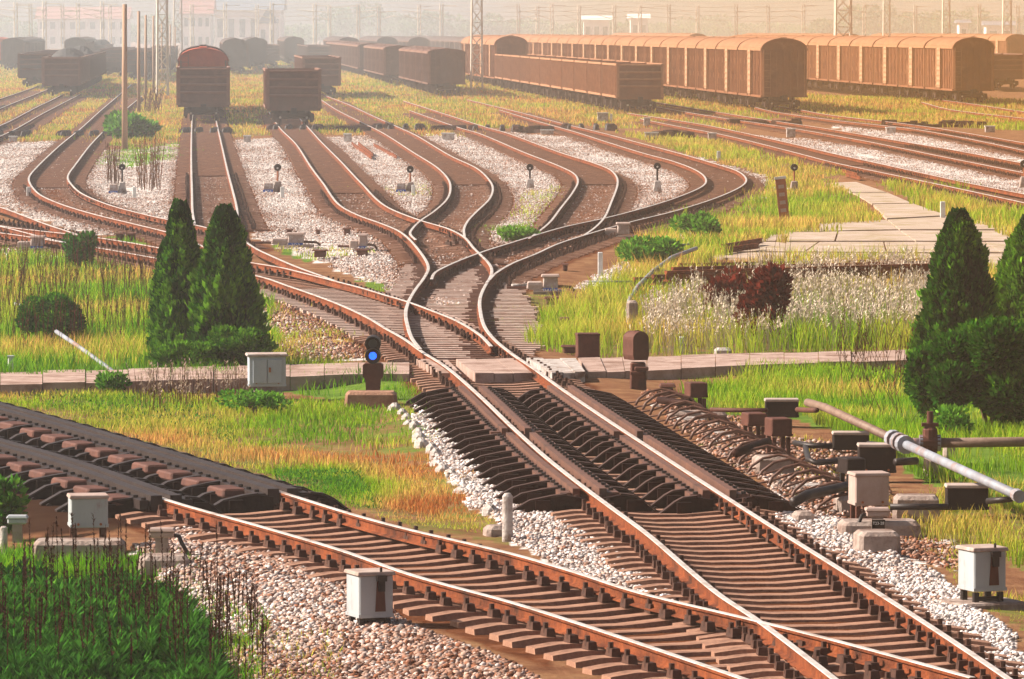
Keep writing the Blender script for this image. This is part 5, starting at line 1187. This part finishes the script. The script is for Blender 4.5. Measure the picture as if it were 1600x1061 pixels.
bush('shrub', 'red leaved shrub at the left in the tall meadow grass', 1136, 505, 56, 84, 'red_leaf', 1100, .14, .6, 31); bush('shrub', 'larger red leaved shrub behind the white rag', 1190, 535, 74, 122, 'red_leaf', 2000, .15, .5, 32)
bush('shrub', 'small red leaved shrub left of the other red ones', 1104, 478, 22, 34, 'red_leaf', 600, .08, .5, 33)
bush('shrub', 'green bush below the sharp bend in the yellow weeds', 1090, 372, 66, 40, 'broad_leaf', 2600, .12, .75, 34); bush('shrub', 'green shrub under the level pale pipe', 1015, 412, 90, 42, 'broad_leaf', 2600, .12, .7, 35)
bush('shrub', 'leafy plant at the left edge before the black retarder', 8, 830, 56, 86, 'broad_leaf', 900, .09, .5, 36); bush('shrub', 'bright green plant on the far side of the path', 176, 610, 50, 28, 'broad_leaf', 900, .07, .7, 37)
bush('shrub', 'green leafy weeds in front of the grey cabinet', 400, 640, 120, 30, 'broad_leaf', 1700, .06, .75, 38); pass
bush('shrub', 'yellow green weeds among the frogs of the fourth track', 812, 378, 60, 26, 'broad_leaf', 1500, .10, .85, 40); bush('shrub', 'green plant below the big dark bush at the right', 1485, 680, 60, 44, 'broad_leaf', 900, .08, .75, 41)
pass; pass
p_, s_ = local(1168, 512); b = MB(); b.box((0, 0, .12), (24/s_, .1, 18/s_), .3, 0, .8, .03); o = b.build('white_rag', 'white_paint', None, p_); o.rotation_euler = (.2, .5, 0); tag(o, 'white rag or bag caught at the foot of the red shrub', 'rag')
# weeds bottom left: leafy dark green plants as ground cover
def groundleaves(name, poly, n, size, hh, m, tone, lab, up=.7):
    qa = np.array(poly, float); x0, y0 = qa.min(0); x1, y1 = qa.max(0); X = rng.uniform(x0, x1, n*2); Y = rng.uniform(y0, y1, n*2); ok = inpoly(X, Y, poly); X = X[ok][:n]; Y = Y[ok][:n]
    b_ = -(Y-530.5)/F; t_ = -CH/(-sp+b_*cp); wy = (cp+b_*sp)*t_; wx = (X-800)/F*t_; hgt = (vn(wx, wy, .35)*.6+vn(wx, wy, 1.1)*.6)*hh; z = rng.uniform(.2, 1, len(X))*hgt-.08
    d = rng.normal(size=(len(X), 3)); d[:, 2] = np.abs(d[:, 2])*.6+up
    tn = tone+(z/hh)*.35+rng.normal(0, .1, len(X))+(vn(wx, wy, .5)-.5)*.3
    o = leaves(name, np.stack([wx, wy, z], -1), d, size, m, tn, None, .28); return tag(o, lab, 'weeds', kind='stuff')
def rosettes(name, poly, n, lab):
    qa = np.array(poly, float); x0, y0 = qa.min(0); x1, y1 = qa.max(0); X = rng.uniform(x0, x1, n*2); Y = rng.uniform(y0, y1, n*2); ok = inpoly(X, Y, poly); X = X[ok][:n]; Y = Y[ok][:n]
    b_ = -(Y-530.5)/F; t_ = -CH/(-sp+b_*cp); wy = (cp+b_*sp)*t_; wx = (X-800)/F*t_; H = .05+.30*vn(wx, wy, .5)*rng.uniform(.5, 1.2, len(X)); m = 26
    f = rng.random((len(X), m)); a = rng.uniform(0, 6.28, (len(X), m)); z = H[:, None]*(.25+.75*f)-.08
    d = np.stack([np.cos(a), np.sin(a), .25+f*1.1], -1).reshape(-1, 3)
    p = np.stack([wx[:, None]+np.cos(a)*.012, wy[:, None]+np.sin(a)*.012, z], -1).reshape(-1, 3)
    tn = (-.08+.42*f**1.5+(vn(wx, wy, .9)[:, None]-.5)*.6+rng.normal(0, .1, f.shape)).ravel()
    return tag(leaves(name, p, d, .13*(1.25-.5*f.ravel()), 'broad_leaf', tn, None, .20), lab, 'weeds', kind='stuff')
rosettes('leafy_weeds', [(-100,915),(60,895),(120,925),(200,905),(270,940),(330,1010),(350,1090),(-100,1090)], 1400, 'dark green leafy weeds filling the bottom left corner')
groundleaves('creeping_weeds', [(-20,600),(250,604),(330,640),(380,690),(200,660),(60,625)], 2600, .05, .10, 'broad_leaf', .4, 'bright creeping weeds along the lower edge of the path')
groundleaves('clover', [(430,730),(560,735),(600,790),(500,800),(430,770)], 3500, .05, .12, 'broad_leaf', .55, 'bright green clover patch behind the left retarder')
def tree(label, X, D, H, W, seed, tone=.5):
    r_ = np.random.default_rng(seed); t = empty('tree', (X, D, 0), label, 'tree', 'hazy trees on the horizon'); b = MB(); b.tube([(0, 0, -.3), (0, 0, H*.55)], [.35, .15], 7)
    for k in range(4): a = k*1.6; b.tube([(0, 0, H*.3), (math.cos(a)*W*.25, math.sin(a)*W*.2, H*.65)], [.15, .05], 5)
    b.build('trunk', 'bark', t); n = 1300; nb = 16
    c = np.stack([r_.uniform(-.38, .38, nb)*W, r_.uniform(-.3, .3, nb)*W, r_.uniform(.35, .85, nb)*H], -1); i = r_.integers(0, nb, n); d = r_.normal(size=(n, 3)); d /= np.linalg.norm(d, axis=1)[:, None]
    q = c[i]+d*np.array([W*.2, W*.2, H*.16])*(r_.uniform(.4, 1, n)**.5)[:, None]
    leaves('crown', q, d+[0, 0, .3], 1.1, 'far_leaf', tone+d[:, 2]*.2+r_.normal(0, .12, n), t, .8)
wh = ['left of the bare poles', 'above the coal heap row', 'between the bare poles and the white building', 'between the blue hall and the centre', 'left of the central lattice mast', 'just right of the central lattice mast', 'above the open wagon row', 'around the low white buildings', 'left of the wide right mast', 'right of the wide right mast', 'above the rightmost covered row', 'close to the right edge']
sz_ = ['tallest', 'broad low', 'narrow', 'small round']
k = 0
for i, w_ in enumerate(wh):
    for j in range(4):
        xx = -20+1640*(i+(j+.5)/4)/12; D = random.uniform(1720, 2050); H = random.uniform(7, 10.5) if i not in (4, 5, 10, 11) else random.uniform(10, 13.5)
        if 330 < xx < 445: H = 7
        hh = H*(1.15, .8, 1, .85)[j]*.92; tree(f'{sz_[j]} hazy tree {w_}', (xx-800)/F*D, D, hh, (9, 13, 6, 8)[j]*2.2, 100+k); k += 1
# ------------------------------------------------------------------ haze
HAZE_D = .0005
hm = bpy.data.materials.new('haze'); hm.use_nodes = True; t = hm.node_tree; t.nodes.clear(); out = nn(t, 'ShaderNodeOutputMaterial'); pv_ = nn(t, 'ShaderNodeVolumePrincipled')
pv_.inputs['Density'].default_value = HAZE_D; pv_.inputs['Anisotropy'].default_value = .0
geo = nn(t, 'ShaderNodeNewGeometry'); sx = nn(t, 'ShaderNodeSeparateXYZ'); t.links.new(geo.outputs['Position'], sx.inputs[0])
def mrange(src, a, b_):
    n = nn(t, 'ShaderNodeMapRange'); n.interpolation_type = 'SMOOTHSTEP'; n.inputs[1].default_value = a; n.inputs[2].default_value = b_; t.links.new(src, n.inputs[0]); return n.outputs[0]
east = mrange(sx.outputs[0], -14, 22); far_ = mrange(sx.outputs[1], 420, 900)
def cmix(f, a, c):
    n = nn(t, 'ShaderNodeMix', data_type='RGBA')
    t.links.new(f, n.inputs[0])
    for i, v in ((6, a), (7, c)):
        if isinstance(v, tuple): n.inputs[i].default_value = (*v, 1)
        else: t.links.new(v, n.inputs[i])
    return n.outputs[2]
dusty = cmix(far_, (1.0, .56, .20), (1.0, .97, .86)); t.links.new(cmix(east, (.90, .95, 1.0), dusty), pv_.inputs['Color'])  # orange glow painted into the haze colour toward the right, not dust
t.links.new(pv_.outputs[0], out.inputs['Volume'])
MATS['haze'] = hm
b = MB(); b.box((0, 1110, 16), (760, 2320, 36)); tag(b.build('haze', 'haze'), 'thin haze over the whole yard with an orange glow coloured into its right side', kind='stuff')
# ------------------------------------------------------------------ light
sd_ = Vector((-.84, .10, .60)).normalized()
sl = bpy.data.lights.new('sun', 'SUN'); sl.energy = 5.0; sl.angle = R(.6); sl.color = (1, .91, .80); so = bpy.data.objects.new('sun', sl); COL.objects.link(so); so.rotation_euler = sd_.to_track_quat('Z', 'Y').to_euler()
w = bpy.data.worlds.new('World'); S.world = w; w.use_nodes = True; t = w.node_tree; bg = t.nodes['Background']; sk = t.nodes.new('ShaderNodeTexSky'); sk.sky_type = 'NISHITA'; sk.sun_disc = False
sk.sun_elevation = math.asin(sd_.z); sk.sun_rotation = math.atan2(sd_.x, sd_.y); sk.dust_density = 4; sk.air_density = 1.2; sk.ozone_density = .6; t.links.new(sk.outputs[0], bg.inputs[0]); bg.inputs[1].default_value = .05
S.view_settings.view_transform = 'Standard'; S.view_settings.look = 'None'; S.view_settings.exposure = 1.08; S.view_settings.gamma = 1
S.cycles.use_denoising = True; S.cycles.max_bounces = 6; S.cycles.volume_bounces = 3; S.cycles.transparent_max_bounces = 6
